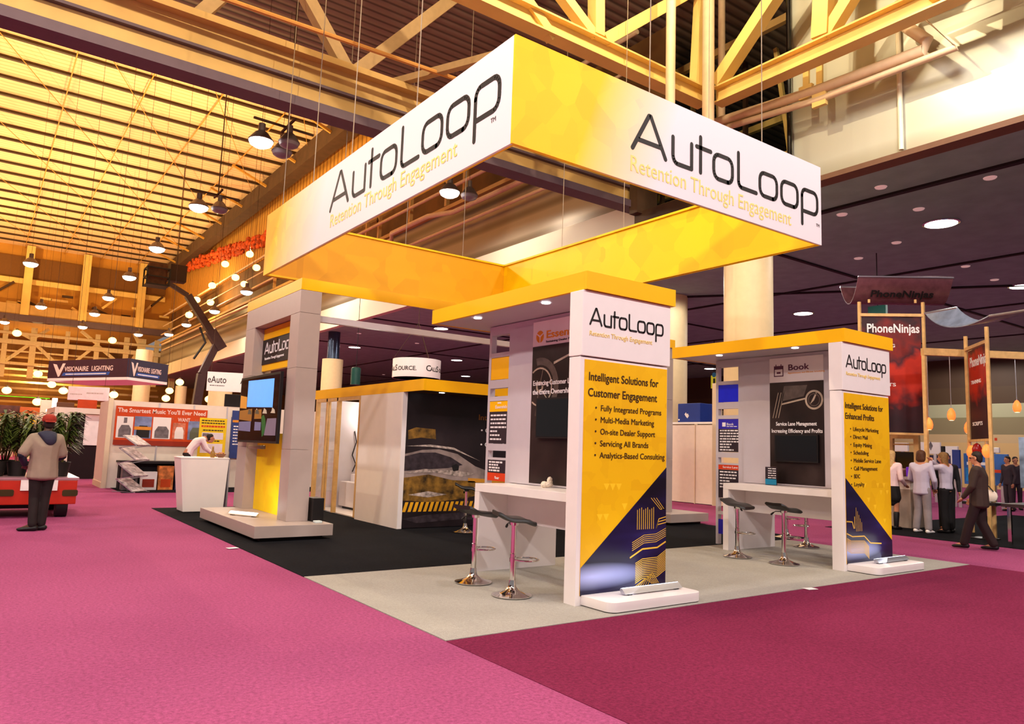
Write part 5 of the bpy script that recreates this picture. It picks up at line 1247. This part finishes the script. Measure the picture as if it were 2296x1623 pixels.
for i in range(13):
    u = i/12; a, c, e = Vector(F0), Vector(F1), Vector(F2); ctrl = c*2-(a+e)*.5
    mids.append(a*(1-u)**2+ctrl*2*u*(1-u)+e*u*u)
curved('curved_canopy', 'hammock-shaped blue grey canopy sheet at the right edge above the hanging lamps', mids, None, Vector((.2, .75, .0)), steelb)
# second banner, nearly edge-on
pl2, pr2 = point(2166, 790, x=14.6), point(2213, 765, x=13.6)
frame_banner(pl2, pr2, 2.0, 4.0, 'narrow dark red framed banner behind the hanging orange lamps', 'PhoneNinjas', (('TRAINING', .8), ('SCRIPTS', 1.7)), 4.3)
# timber beam with orange pendant lamps
P0, P1 = point(2068, 790, x=14.0), point(2340, 801, x=16.4); zb = 3.95
P0.z = P1.z = zb
bm2 = MB().bar(P0, P1, .12, .16).build('timber_beam', wood, smooth=False); tag(bm2, 'pale timber beam carrying the orange pendant lamps', 'beam')
for k in (.01, .50): 
    v = P0.lerp(P1, k); MB().bar((v.x, v.y, .008), (v.x, v.y, zb-.08), .07).build('post', wood, bm2, smooth=False)
orglow = mat('orange_glass_glow', (255, 150, 70), .3, emit=1.7, ecol=(255, 96, 40)); yglow2 = mat('warm_bulb_glow', (255, 235, 200), .3, emit=5, ecol=(255, 225, 180))
def pendant(p, ztop, label, m=None):
    t = thing('pendant_lamp', label, 'lamp', p, 0, 'orange glass pendant lamps')
    MB().lathe([(.05, -.11), (.075, -.07), (.085, 0), (.07, .08), (.035, .14), (.015, .16)], n=16).build('glass_shade', m or orglow, t, world=False)
    MB().lathe([(.04, -.105), (.062, -.06), (.066, -.02), (.04, .04), (.01, .08)], n=12).build('bulb', yglow2, t, world=False)
    MB().lathe([(.05, -.116), (.001, -.118)], n=12).build('lower_rim', yglow2, t, world=False)
    MB().tube([(0, 0, .16), (0, 0, ztop-p[2])], .007, 6).build('cord', alu, t, world=False)
for (px, py), lb in (((2083, 952), 'orange pendant lamp, leftmost below the timber beam'), ((2133, 931), 'orange pendant lamp, second from left below the timber beam'), ((2172, 960), 'orange pendant lamp before the narrow dark red banner'), ((2281, 913), 'orange pendant lamp at the right edge, hanging highest')):
    a = point(px, py, x=13.2); b2 = point(px, 800, x=13.2)
    # stand under the beam: slide along the beam to the column of this pixel
    best = min((abs((point(px, py, x=P0.lerp(P1, i/200).x)-P0.lerp(P1, i/200)).y), i) for i in range(201))[1]
    v = P0.lerp(P1, best/200); w = point(px, py, x=v.x); pendant((v.x, v.y, w.z), zb-.08, lb)
for (px, py), lb, m_ in (((2167, 1013), 'low round orange pendant lamp left of the walking man\'s head', None), ((2198, 1011), 'low orange pendant lamp just above the walking man\'s head', None), ((2178, 1008), 'unlit dark red pendant lamp between the two low glowing ones', mat('dark_red_glass', (150, 20, 20), .2))):
    v = pl2.lerp(pr2, {2167: .06, 2198: .78, 2178: .33}[px]); w = Vector((v.x-.02, v.y-.02, point(px, py, x=v.x).z)); t = thing('pendant_lamp', lb, 'lamp', w, 0, 'low pendant lamps of the right booth')
    MB().lathe([(.05, -.13), (.09, -.06), (.095, .02), (.06, .11), (.015, .14)], n=16).build('glass_shade', m_ or orglow, t, world=False)
    MB().tube([(0, 0, .14), (0, 0, 1.99-w.z)], .006, 6).build('cord', alu, t, world=False)
ex = thing('exit_sign', 'dark green unlit sign box hung between the curved canopy and the red banner', 'sign', (0, 0, 0))
a, c = point(1946, 688, x=19.0), point(1986, 703, x=19.0); ex.location = (19.0, a.y, c.z)
MB().box(19.0, 19.12, c.y, a.y, c.z, a.z).build('box', mat('dark_green', (18, 70, 62), .4), ex, smooth=False); MB().tube([(19.06, (a.y+c.y)/2, a.z), (19.06, (a.y+c.y)/2, 7.879)], .015, 6).build('hanger', black, ex)
# counters, screens
stone = mat('stone_counter', (176, 156, 140), .5, var=.2, scale=3)
a, c = point(1990, 1192, x=14.0), point(2056, 1192, x=13.9)
ct = thing('counter', 'stone-fronted counter behind the blonde woman at right', 'counter', (14.2, 3.2, .008))
MB().box(13.95, 14.7, 3.22, 4.15, .009, .86).build('front', stone, ct, smooth=False)
MB().box(13.85, 14.75, 3.12, 4.25, 1.08, 1.14).build('top', mat('counter_top', (170, 150, 150), .35), ct, smooth=False)
MB().box(13.95, 14.7, 3.22, 4.15, .861, 1.079).build('pale_band', partition, ct, smooth=False)
bb = MB().box(14.05, 14.3, 3.2, 3.36, 1.142, 1.36).build('purple_bag', mat('purple_bag', (104, 40, 190), .4), bevel=.02, smooth=False); bb.name = 'gift_bag'; tag(bb, 'small purple bag standing on the stone-fronted counter', 'bag')
bb = MB().box(14.1, 14.35, 3.45, 3.72, 1.142, 1.32).build('basket', mat('basket_brown', (150, 100, 84), .6, var=.4, scale=14), bevel=.02, smooth=False); bb.name = 'gift_basket'; tag(bb, 'brown box of give-aways beside the purple bag', 'box')
a, c = point(1986, 1012, x=15.4), point(2052, 1056, x=15.4)
t = thing('television', 'black television on a stand behind the blonde woman', 'television', (15.4, a.y, 0))
MB().box(15.4, 15.46, c.y, a.y+.3, c.z, a.z).build('screen', blackg, t, smooth=False); MB().box(15.42, 15.47, (a.y+c.y)/2, (a.y+c.y)/2+.1, .009, c.z).build('post', black, t, smooth=False)
far = (('booth_wall', 'white panel with a dark diamond emblem far behind the grey-jacketed woman', 'partition', 2062, 2108, 991, 1018, 26, white),
       ('booth_wall', 'dim violet panel below the white diamond-marked panel', 'partition', 2055, 2130, 1019, 1070, 26.5, mat('dim_violet', (74, 66, 96), .5, var=.4, scale=3)),
       ('booth_wall', 'white booth panel left of the long-haired woman, far behind', 'partition', 2118, 2148, 1000, 1040, 28, white),
       ('banner', 'black upright banner far behind between the two white panels', 'banner', 2109, 2118, 1000, 1052, 25, black),
       ('booth_wall', 'dark blue rounded panel behind the long-haired woman', 'partition', 2134, 2152, 1008, 1050, 24, mat('panel_royal', (42, 58, 130), .5)),
       ('booth_wall', 'bright blue printed booth wall behind the walking man', 'partition', 2160, 2262, 1016, 1090, 24.5, mat('panel_blue_print', (60, 112, 190), .5, var=.5, scale=1.2)),
       ('booth_wall', 'white header panel above the bright blue booth wall', 'partition', 2212, 2240, 1003, 1015, 26, white),
       ('banner', 'white and blue striped banner at the right picture edge', 'banner', 2283, 2330, 980, 1096, 20, mat('panel_wave', (150, 170, 205), .5, var=.8, scale=1.6)),
       ('booth_wall', 'white arched panel left of the pale framed opening', 'partition', 1990, 2035, 992, 1012, 24, white))
for nm, lb, ct_n, x0, x1, y0, y1, xx, m_ in far:
    a, c = point(x0, y0, x=xx), point(x1, y1, x=xx)
    t = thing(nm, lb, ct_n, (xx, (a.y+c.y)/2, 0))
    f = MB().box(xx, xx+.12, c.y, a.y, max(c.z, .05), a.z).build('panel', m_, t, smooth=False, bevel=.01)
    MB().box(xx+.03, xx+.09, a.y-.25, a.y-.15, 0, max(c.z, .06)).box(xx+.03, xx+.09, c.y+.15, c.y+.25, 0, max(c.z, .06)).build('support', alu, t, smooth=False)
    o = Vector((xx, a.y, 0)); L = a.y-c.y
    if 'diamond' in lb and nm == 'booth_wall' and m_ is white: pict(f, o, -Y_, [(L*.55, c.z+.12), (L*.66, c.z+.3), (L*.55, c.z+.48), (L*.44, c.z+.3)], greyp, 'emblem')
    if 'bright blue' in lb:
        pict(f, o, -Y_, quad(.1, L*.5, c.z+.65, c.z+.75), wink, 'white_band'); text('HireNet', .2, wink, f, o+Vector((0, -.25, c.z+.85)), -Y_, fit=.7) if False else None
        pict(f, o, -Y_, quad(.05, L*.55, c.z+.1, c.z+.55), mat('cyan_print', (30, 120, 190), .5, var=.4, scale=3), 'print'); pict(f, o, -Y_, quad(L*.68, L*.9, c.z+.42, c.z+.52), redlab, 'red_mark')
wf = thing('frame_opening', 'pale wooden frame of an opening below the red banner', 'frame', (15.0, 4.4, 0))
a, c = point(1990, 972, x=15.3), point(2060, 1012, x=15.3)
MB().box(15.3, 15.4, c.y, a.y, a.z-.12, a.z).box(15.3, 15.4, c.y-.001, c.y+.12, 0, a.z-.121).box(15.3, 15.4, a.y-.12, a.y, 0, a.z-.121).box(15.32, 15.38, c.y+.121, a.y-.121, a.z-.28, a.z-.24).build('frame', wood, wf, smooth=False)
ptb = thing('cafe_table', 'dark low table with chairs at the far right edge', 'table', (13.4, .3, .008))
MB().box(12.7, 13.9, -1.2, .95, .70, .76).build('top', mat('table_dark', (52, 38, 40), .25, spec=.6), ptb, smooth=False)
for x in (12.8, 13.8):
    for y in (-1.1, .85): MB().bar((x, y, .009), (x, y, .70), .06).build('leg', chrome, ptb, smooth=False)
MB().box(13.85, 13.9, -1.1, .8, .1, .699).build('modesty_panel', black, ptb, smooth=False)
bag = MB().hull([((12.75, .2, .16), (.18, .25, .14)), ((12.8, -.35, .14), (.16, .2, .12))]).build('duffel_bag', mat('bag_black', (20, 16, 20), .4, spec=.6)); tag(bag, 'glossy black bag lying under the dark table at the right edge', 'bag')
wbg = thing('tote_bag', 'white tote bag with dark straps between the two women and the walking man', 'bag', (13.2, 1.55, .75))
MB().hull([((13.3, 1.35, .86), (.05, .13, .12)), ((13.3, 1.6, .92), (.05, .12, .10))]).build('body', partition, wbg)
MB().tube([(13.25, 1.28, .95), (13.25, 1.42, 1.12), (13.25, 1.6, 1.0)], .012, 6).build('strap', black, wbg)
tbx = thing('side_table', 'small dark table carrying the white tote bag', 'table', (13.35, 1.5, .008))
MB().box(13.1, 13.6, 1.2, 1.8, .68, .735).build('top', black, tbx, smooth=False); MB().bar((13.35, 1.5, .03), (13.35, 1.5, .68), .07).box(13.15, 13.55, 1.3, 1.7, .009, .03).build('pedestal', black, tbx, smooth=False)

# ================================================================ red cart with palms
CY = 10.3
ctt = thing('utility_cart', 'red utility cart on black tyres carrying potted palms at the left', 'cart', (-2.6, 11.2, 0))
redm = mat('cart_red', (184, 38, 16), .35, var=.06, spec=.5)
MB().box(-4.4, -1.52, CY, 12.2, .235, .66).build('bed', redm, ctt, bevel=.015, smooth=False)
MB().box(-4.42, -1.5, CY-.01, 12.22, .661, .70).build('rim', mat('cart_rim', (196, 150, 160), .3, metal=.5), ctt, smooth=False)
MB().box(-4.2, -1.9, CY+.4, 11.8, .14, .234).build('underframe', black, ctt, smooth=False)
for x in (-1.72, -2.62-.2, -4.1):
    MB().tube([(x-.09, CY+.24, .212), (x+.09, CY+.24, .212)], .21, 22).build('wheel', black, ctt)
    MB().tube([(x-.09, 11.9, .212), (x+.09, 11.9, .212)], .21, 22).build('wheel', black, ctt)
lamp_m = mat('cart_grille', (60, 48, 20), .4)
for px in (12, 157):
    v = point(px, 1105, y=CY-.01); MB().prism([(v.x+a, CY-.012, v.z+c) for a, c in rrect(-.12, .12, -.055, .055, .03)[:-1]], (0, .01, 0)).build('handle_recess', lamp_m, ctt, smooth=False)
for px in (57, 119):
    v = point(px, 1088, y=CY-.02); MB().box(v.x-.07, v.x+.07, CY-.03, CY-.012, v.z-.09, v.z+.09).build('white_tag', wink, ctt, smooth=False)
leafm = mat('palm_leaf', (62, 74, 26), .5, var=.5, scale=5); leafm2 = mat('palm_leaf_light', (88, 98, 42), .5, var=.4, scale=5)
potm = mat('planter_black', (24, 22, 20), .5)
def palm(x, y, label, seed, h=1.1):
    rnd = random.Random(seed); t = thing('potted_palm', label, 'plant', (x, y, .701), 0, 'potted palms on the red cart')
    MB().lathe([(.13, 0), (.17, .26), (.155, .26), (.12, .22)], n=20).build('pot', potm, t, world=False)
    st_m = MB(); lf = MB()
    for s in range(13):
        a = rnd.uniform(0, 2*PI); lean = rnd.uniform(.1, .5); top = Vector((math.cos(a)*lean*.5, math.sin(a)*lean*.5, h*rnd.uniform(.55, 1)))
        b0 = Vector((math.cos(a)*.04, math.sin(a)*.04, .22)); mid = b0.lerp(top, .5)+Vector((0, 0, .08)); st_m.tube([b0, mid, top], .008, 5)
        for k in range(13):
            u = .35+.65*k/12; base = b0.lerp(mid, u*2) if u < .5 else mid.lerp(top, u*2-1)
            for sd in (-1, 1):
                dr_ = Vector((math.cos(a+sd*1.1), math.sin(a+sd*1.1), rnd.uniform(-.1, .5))).normalized(); ln_ = rnd.uniform(.2, .38)
                tip = base+dr_*ln_-Vector((0, 0, .08)); md = base+dr_*ln_*.5+Vector((0, 0, .03)); w = dr_.cross(Z_).normalized()*.026
                v = [lf.b.verts.new(q) for q in (base, md+w, tip, md-w)]; lf.b.faces.new(v)
                v2 = [lf.b.verts.new(q-Vector((0, 0, .003))) for q in (base, md+w, tip, md-w)]; lf.b.faces.new(v2[::-1])
    st_m.build('stem', mat('palm_stem', (96, 84, 40), .6), t, world=False); lf.build('foliage', leafm if seed % 2 else leafm2, t, world=False, smooth=False, kind='stuff')
for x, y, lb, sd in ((-2.75, 10.75, 'potted palm at the left edge of the red cart', 1), (-2.42, 10.85, 'potted palm left of the man, with brown tips', 2), (-2.1, 10.7, 'potted palm hidden behind the man\'s back', 3), (-1.78, 10.75, 'potted palm right of the man, nearest the cart end', 5), (-2.6, 11.4, 'rear potted palm at the left of the cart', 4), (-1.8, 11.5, 'rear potted palm leaning over the cart end', 7), (-3.1, 11.0, 'potted palm just outside the left edge', 9)):
    palm(x, y, lb, sd, 1.0+.1*(sd % 3))
# ================================================================ people
def person(label, loc, rz, top, legs, hairm, J={}, skinm=None, sleeves=True, hair='short', shoes=None, skirt=None, scale=1.0, cap=None, jacket_len=.86, extra=None, loose=0.0, legw=0.0):
    """one figure; local +Y is the way it faces"""
    sk = skinm or skin
    j = dict(pel=(0, 0, .95), waist=(0, 0, 1.08), chest=(0, 0, 1.30), neck=(0, 0, 1.47), head=(0, .02, 1.625),
             shl=(-.185, 0, 1.42), shr=(.185, 0, 1.42), ell=(-.245, -.03, 1.13), elr=(.245, -.03, 1.13), wrl=(-.25, .06, .88), wrr=(.25, .06, .88),
             hl=(-.09, 0, .92), hr=(.09, 0, .92), knl=(-.095, .02, .50), knr=(.095, .02, .50), anl=(-.10, -.02, .085), anr=(.10, -.02, .085), yaw=0.0, toe=(0, 1, 0))
    j.update(J)
    V = {k: Vector(v) for k, v in j.items() if k != 'yaw'}
    t = thing('person', label, 'person', (0, 0, 0))
    b = MB()
    # torso, neck, head
    b.hull([(V['pel'], (.165, .115, .11)), (V['waist'], (.145, .105, .09))]); b.hull([(V['waist'], (.145, .105, .09)), (V['chest'], (.17, .12, .11))])
    b.hull([(V['chest'], (.17, .12, .11)), (V['shl'], .055), (V['shr'], .055), (V['neck'], .058)])
    H = V['head']; b.hull([(V['neck'], .055), (H+Vector((0, -.01, -.06)), .055)])
    ya = j['yaw']; hf = Vector((-math.sin(ya), math.cos(ya), 0)); hs = Vector((hf.y, -hf.x, 0))
    b.hull([(H+Vector((0, 0, .04)), (.076, .092, .085)), (H+hf*.03+Vector((0, 0, -.085)), (.042, .042, .03)), (H+hf*.045, (.058, .05, .06))])
    b.hull([(H+hf*.098+Vector((0, 0, .01)), .009), (H+hf*.118+Vector((0, 0, -.026)), .013), (H+hf*.09+Vector((0, 0, -.03)), .016)])
    for s in (-1, 1): b.ball(H+hs*(s*.078)+Vector((0, 0, -.005)), .02, (.5, .9, 1.5), 8, 6)
    b.hull([(H+hf*.088+hs*.02+Vector((0, 0, -.062)), .008), (H+hf*.088-hs*.02+Vector((0, 0, -.062)), .008)])
    # arms, hands with five fingers
    for s, sh, el, wr in ((-1, 'shl', 'ell', 'wrl'), (1, 'shr', 'elr', 'wrr')):
        b.limb([(V[sh], .052), (V[el], .040), (V[wr], .028)])
        d = (V[wr]-V[el]).normalized(); side = d.cross(Vector((0, 0, 1)) if abs(d.z) < .8 else Vector((1, 0, 0))).normalized()
        pc = V[wr]+d*.075; b.hull([(V[wr]+d*.01, .024), (pc+side*.03, .014), (pc-side*.03, .014)])
        up_ = side.cross(d)
        for k, (o_, l_) in enumerate(((-.033, .065), (-.011, .078), (.011, .074), (.033, .058))):
            k0 = pc+side*o_; k1 = k0+d*l_*.55+up_*.006; k2 = k1+d*l_*.45-up_*.014*s
            b.limb([(k0, .0095), (k1, .0085), (k2, .007)])
        t0 = V[wr]+d*.03-side*.026; b.limb([(t0, .012), (t0+d*.035-side*.03, .010), (t0+d*.065-side*.035, .008)])
    for hp, kn, an in (('hl', 'knl', 'anl'), ('hr', 'knr', 'anr')):
        b.limb([(V[hp], .082), (V[kn], .056), (V[an], .040)])
        T_ = V['toe'].normalized(); b.hull([(V[an], .04), (V[an]+T_*.13+Vector((0, 0, -.05)), .03), (V[an]-T_*.03+Vector((0, 0, -.05)), .032)])
    b.build('body', sk, t, remesh=.008)
    # eyes
    for s in (-1, 1): MB().ball(H+hf*.088+hs*(s*.03)+Vector((0, 0, .012)), .011, u=8, v=6).build('eye', black, t)
    # top
    g = lambda v, r: (v, r)
    L_ = loose
    c = MB()
    wz = V['pel']+Vector((0, 0, jacket_len-.95+.0))
    c.hull([(wz, (.178+L_, .128+L_, .05)), (V['waist'], (.158+L_, .118+L_, .08))]); c.hull([(V['waist'], (.158+L_, .118+L_, .08)), (V['chest'], (.185+L_*.7, .135+L_*.7, .11))])
    c.hull([(V['chest'], (.185+L_*.7, .135+L_*.7, .11)), (V['shl'], .07+L_*.4), (V['shr'], .07+L_*.4), (V['neck']+Vector((0, 0, -.03)), .062)])
    for sh, el, wr in (('shl', 'ell', 'wrl'), ('shr', 'elr', 'wrr')):
        if sleeves == 'short': e = V[sh].lerp(V[el], .85); c.hull([(V[sh], .07+L_*.4), (e, .066+L_*.4)])
        else: c.limb([(V[sh], .068+L_*.3), (V[el], .055+L_*.2), (V[wr].lerp(V[el], .06), .040+L_*.1)])
    c.build('shirt', top, t, remesh=.012)
    # legs
    c = MB()
    if skirt:
        c.hull([(V['pel'], (.178, .13, .06)), (V['hl']+Vector((0, 0, -.22)), .115), (V['hr']+Vector((0, 0, -.22)), .115)]); c.hull([(V['hl']+Vector((0, 0, -.2)), .11), (V['hr']+Vector((0, 0, -.2)), .11), ((V['knl']+V['knr'])/2+Vector((-.06, 0, .10)), .09), ((V['knl']+V['knr'])/2+Vector((.06, 0, .10)), .09)])
        c.build('skirt', legs, t, remesh=.012)
    else:
        c.hull([(V['pel'], (.172, .122, .08)), (V['hl'], .095), (V['hr'], .095)])
        for hp, kn, an in (('hl', 'knl', 'anl'), ('hr', 'knr', 'anr')): c.limb([(V[hp], .098), (V[kn], .072+legw), (V[an]+Vector((0, 0, .02)), .062+legw)])
        c.build('trousers', legs, t, remesh=.012)
    for an, kn in (('anl', 'knl'), ('anr', 'knr')):
        a = V[an]; T_ = V['toe'].normalized(); sB = MB().hull([(a-T_*.04+Vector((0, 0, -.04)), (.045, .045, .042)), (a+T_*.10+Vector((0, 0, -.05)), (.05, .05, .033)), (a+T_*.16+Vector((0, 0, -.058)), (.044, .044, .025))])
        if skirt == 'boots': sB.limb([(a, .05), (V[kn].lerp(a, .35), .062)])
        sB.build('boot' if skirt == 'boots' else 'shoe', shoes or black, t)
    # hair or cap
    h = MB()
    if hair == 'short': h.hull([(H+Vector((0, 0, .065))-hf*.012, (.085, .095, .075)), (H-hf*.05+Vector((0, 0, -.02)), (.072, .05, .06))])
    elif hair == 'bob': h.hull([(H+Vector((0, 0, .065))-hf*.012, (.094, .102, .078)), (H-hf*.035+Vector((0, 0, -.07)), (.105, .075, .06))])
    elif hair == 'long':
        h.hull([(H+Vector((0, 0, .065))-hf*.012, (.09, .1, .076)), (H-hf*.045+Vector((0, 0, -.08)), (.095, .06, .06))]); h.hull([(H-hf*.045+Vector((0, 0, -.08)), (.095, .06, .06)), (H-hf*.10+Vector((0, 0, -.32)), (.085, .04, .08))])
        h.hull([(H-hf*.10+Vector((0, 0, -.32)), (.085, .04, .08)), (H-hf*.11+Vector((.02, 0, -.46)), (.04, .025, .05))])
    h.build('hair', hairm, t, remesh=.010)
    if cap:
        k = MB().hull([(H+Vector((0, 0, .085)), (.098, .108, .07)), (H+Vector((0, 0, .045)), (.10, .11, .03))]); k.build('cap', cap, t, remesh=.01)
        q = H-hf*.125+Vector((0, 0, .03)); MB().hull([(q+hs*.05, (.02, .03, .008)), (q-hs*.05, (.02, .03, .008)), (H+hf*-.09+hs*.06+Vector((0, 0, .04)), .01), (H+hf*-.09-hs*.06+Vector((0, 0, .04)), .01)]).build('cap_brim', cap, t)
    if extra: extra(t, V, hf, hs)
    t.location = loc; t.rotation_euler = (0, 0, rz); t.scale = (scale,)*3
    return t
def face_to(x, y, tx, ty): return math.atan2(ty-y, tx-x)-PI/2
shirt_tan = mat('tan_shirt', (146, 128, 112), .85, var=.08, scale=7); pants_dk = mat('dark_trousers', (34, 24, 24), .8, var=.2)
hair_br = mat('brown_hair', (84, 50, 28), .6, var=.25, scale=40); hair_bl = mat('blonde_hair', (196, 160, 104), .6, var=.2, scale=40); hair_dk = mat('dark_hair', (40, 28, 22), .6, var=.2, scale=40); hair_lb = mat('light_brown_hair', (130, 94, 52), .6, var=.25, scale=40)
jack_grey = mat('pale_grey_jacket', (196, 186, 204), .7, var=.06, scale=8); denim = mat('grey_jeans', (142, 130, 132), .8, var=.12, scale=6)
cuff = mat('dark_blue_sleeve', (48, 48, 66), .8)
def man_extra(t, V, hf, hs):
    MB().limb([(V['shl'].lerp(V['ell'], .86), .058), (V['ell'], .056), (V['wrl'].lerp(V['ell'], .15), .046)]).build('sleeve', cuff, t)
    MB().limb([(V['shr'].lerp(V['elr'], .86), .058), (V['elr'], .056), (V['wrr'].lerp(V['elr'], .15), .046)]).build('sleeve', cuff, t)
    MB().hull([(V['neck']+Vector((0, -.06, .0)), (.13, .07, .045)), (V['neck']+Vector((.04, -.135, -.09)), (.085, .05, .09)), (V['neck']+Vector((0, .03, .0)), (.10, .07, .035))]).build('hood', cuff, t, remesh=.01)
# man with the red cap, seen from behind
person('man in red cap and tan shirt over navy hood, seen from behind near the cart', (-2.19, 8.42, 0), math.radians(4), shirt_tan, pants_dk, hair_dk,
       dict(ell=(-.30, -.06, 1.14), elr=(.25, .04, 1.13), wrl=(-.22, .15, .98), wrr=(.16, .24, 1.05), chest=(.0, 0, 1.27), head=(.02, .03, 1.62), shl=(-.165, 0, 1.39), shr=(.165, 0, 1.39), anl=(-.07, -.03, .085), anr=(.055, .03, .085), knl=(-.075, .03, .5), knr=(.07, .03, .5), toe=(-.9, .4, 0)), darkskin, 'short', cap=mat('red_cap', (150, 44, 30), .8, var=.15, scale=20), extra=man_extra, loose=.035, jacket_len=.80, legw=.0)
# bending woman/man in white at the orange booth
person('person in white shirt and dark trousers bending over behind the reception counter', (1.62, 16.2, .008), math.radians(-95), mat('white_shirt', (244, 232, 226), .8), pants_dk, hair_dk,
       dict(pel=(0, -.05, 1.02), waist=(0, .02, 1.15), chest=(0, .18, 1.36), neck=(0, .35, 1.46), head=(0, .50, 1.45), shl=(-.18, .28, 1.42), shr=(.18, .28, 1.42), ell=(-.20, .40, 1.18), elr=(.20, .40, 1.18), wrl=(-.14, .58, 1.05), wrr=(.14, .58, 1.05), hl=(-.09, -.05, .98), hr=(.09, -.05, .98)), hair='short')
# group at the right booth
PX = (('blonde woman in pale pink top, black skirt and boots, half hidden by the farther stand', (13.35, 3.33, .008), (14.4, 3.2), mat('pale_pink_top', (236, 206, 206), .8), mat('black_skirt', (24, 20, 22), .8), hair_bl, dict(wrl=(-.1, .26, 1.08), wrr=(.2, .2, 1.0), ell=(-.24, .02, 1.12)), dict(hair='long', skirt='boots')),
      ('short-haired woman in pale grey jacket and grey jeans, seen from behind', (13.2, 2.62, .008), (14.6, 2.55), jack_grey, denim, hair_br, dict(ell=(-.30, .10, 1.14), wrl=(-.28, .34, 1.06), elr=(.27, .0, 1.12), wrr=(.2, .16, .95), anl=(-.13, -.02, .085), anr=(.13, -.02, .085)), dict(hair='bob', loose=.01, jacket_len=.84, legw=.012, shoes=white)),
      ('long-haired woman in pale top and black trousers raising both arms to her face', (13.8, 2.40, .008), (13.85, 3.8), jack_grey, mat('black_trousers', (22, 18, 20), .8), hair_lb, dict(ell=(-.20, .22, 1.40), wrl=(-.02, .30, 1.53), elr=(.20, .22, 1.42), wrr=(.03, .30, 1.55), head=(0, .05, 1.62)), dict(hair='long', jacket_len=.96, legw=.015)),
      ('dark-haired person in black standing between the two pale-topped women', (14.3, 2.62, .008), (13.2, 2.0), mat('black_top', (30, 28, 32), .8), mat('black_trousers', (22, 18, 20)), hair_dk, {}, dict(hair='short')),
      ('man in dark brown jacket walking left past the right-hand booth', (11.25, .74, 0), (10.8, 2.9), mat('brown_jacket', (62, 46, 40), .8, var=.1), mat('maroon_black_trousers', (40, 24, 26), .8), hair_dk, dict(ell=(-.24, .06, 1.13), wrl=(-.16, .22, .92), elr=(.25, .0, 1.12), wrr=(.2, .14, .90), knl=(-.09, .14, .5), anl=(-.09, .24, .10), knr=(.09, .0, .50), anr=(.09, -.18, .10)), dict(hair='short', loose=.03, jacket_len=.78, legw=.015)))
def glasses(t, V, hf, hs):
    H = V['head']; m = MB()
    for s in (-1, 1): m.bar(H+hf*.105+hs*(s*.012)+Vector((0, 0, .012)), H+hf*.10+hs*(s*.055)+Vector((0, 0, .012)), .006, .02); m.bar(H+hf*.10+hs*(s*.055)+Vector((0, 0, .012)), H+hs*(s*.082)+Vector((0, 0, .012)), .005)
    m.build('glasses', black, t, smooth=False)
for k, (lb, loc, tgt, tp, lg, hm, J, kw) in enumerate(PX):
    if k == 4: kw['extra'] = glasses
    person(lb, loc, face_to(loc[0], loc[1], *tgt), tp, lg, hm, J, scale=(.97, .98, .97, .97, .97)[k], **kw)
for px, lb, h_ in ((2261, 'distant person in dark suit, left of the pair by the blue striped banner', 1068), (2277, 'distant person in dark suit, right of the pair nearest the blue striped banner', 1062)):
    xx = 24.0 if px < 2270 else 25.2; w = point(px, h_, x=xx)
    person(lb, (xx, w.y, 0), face_to(24, w.y, 20, w.y+(2 if px < 2270 else -3)), mat('suit_dark', (52, 40, 48), .8), mat('suit_dark', (52, 40, 48)), hair_dk, hair='short')
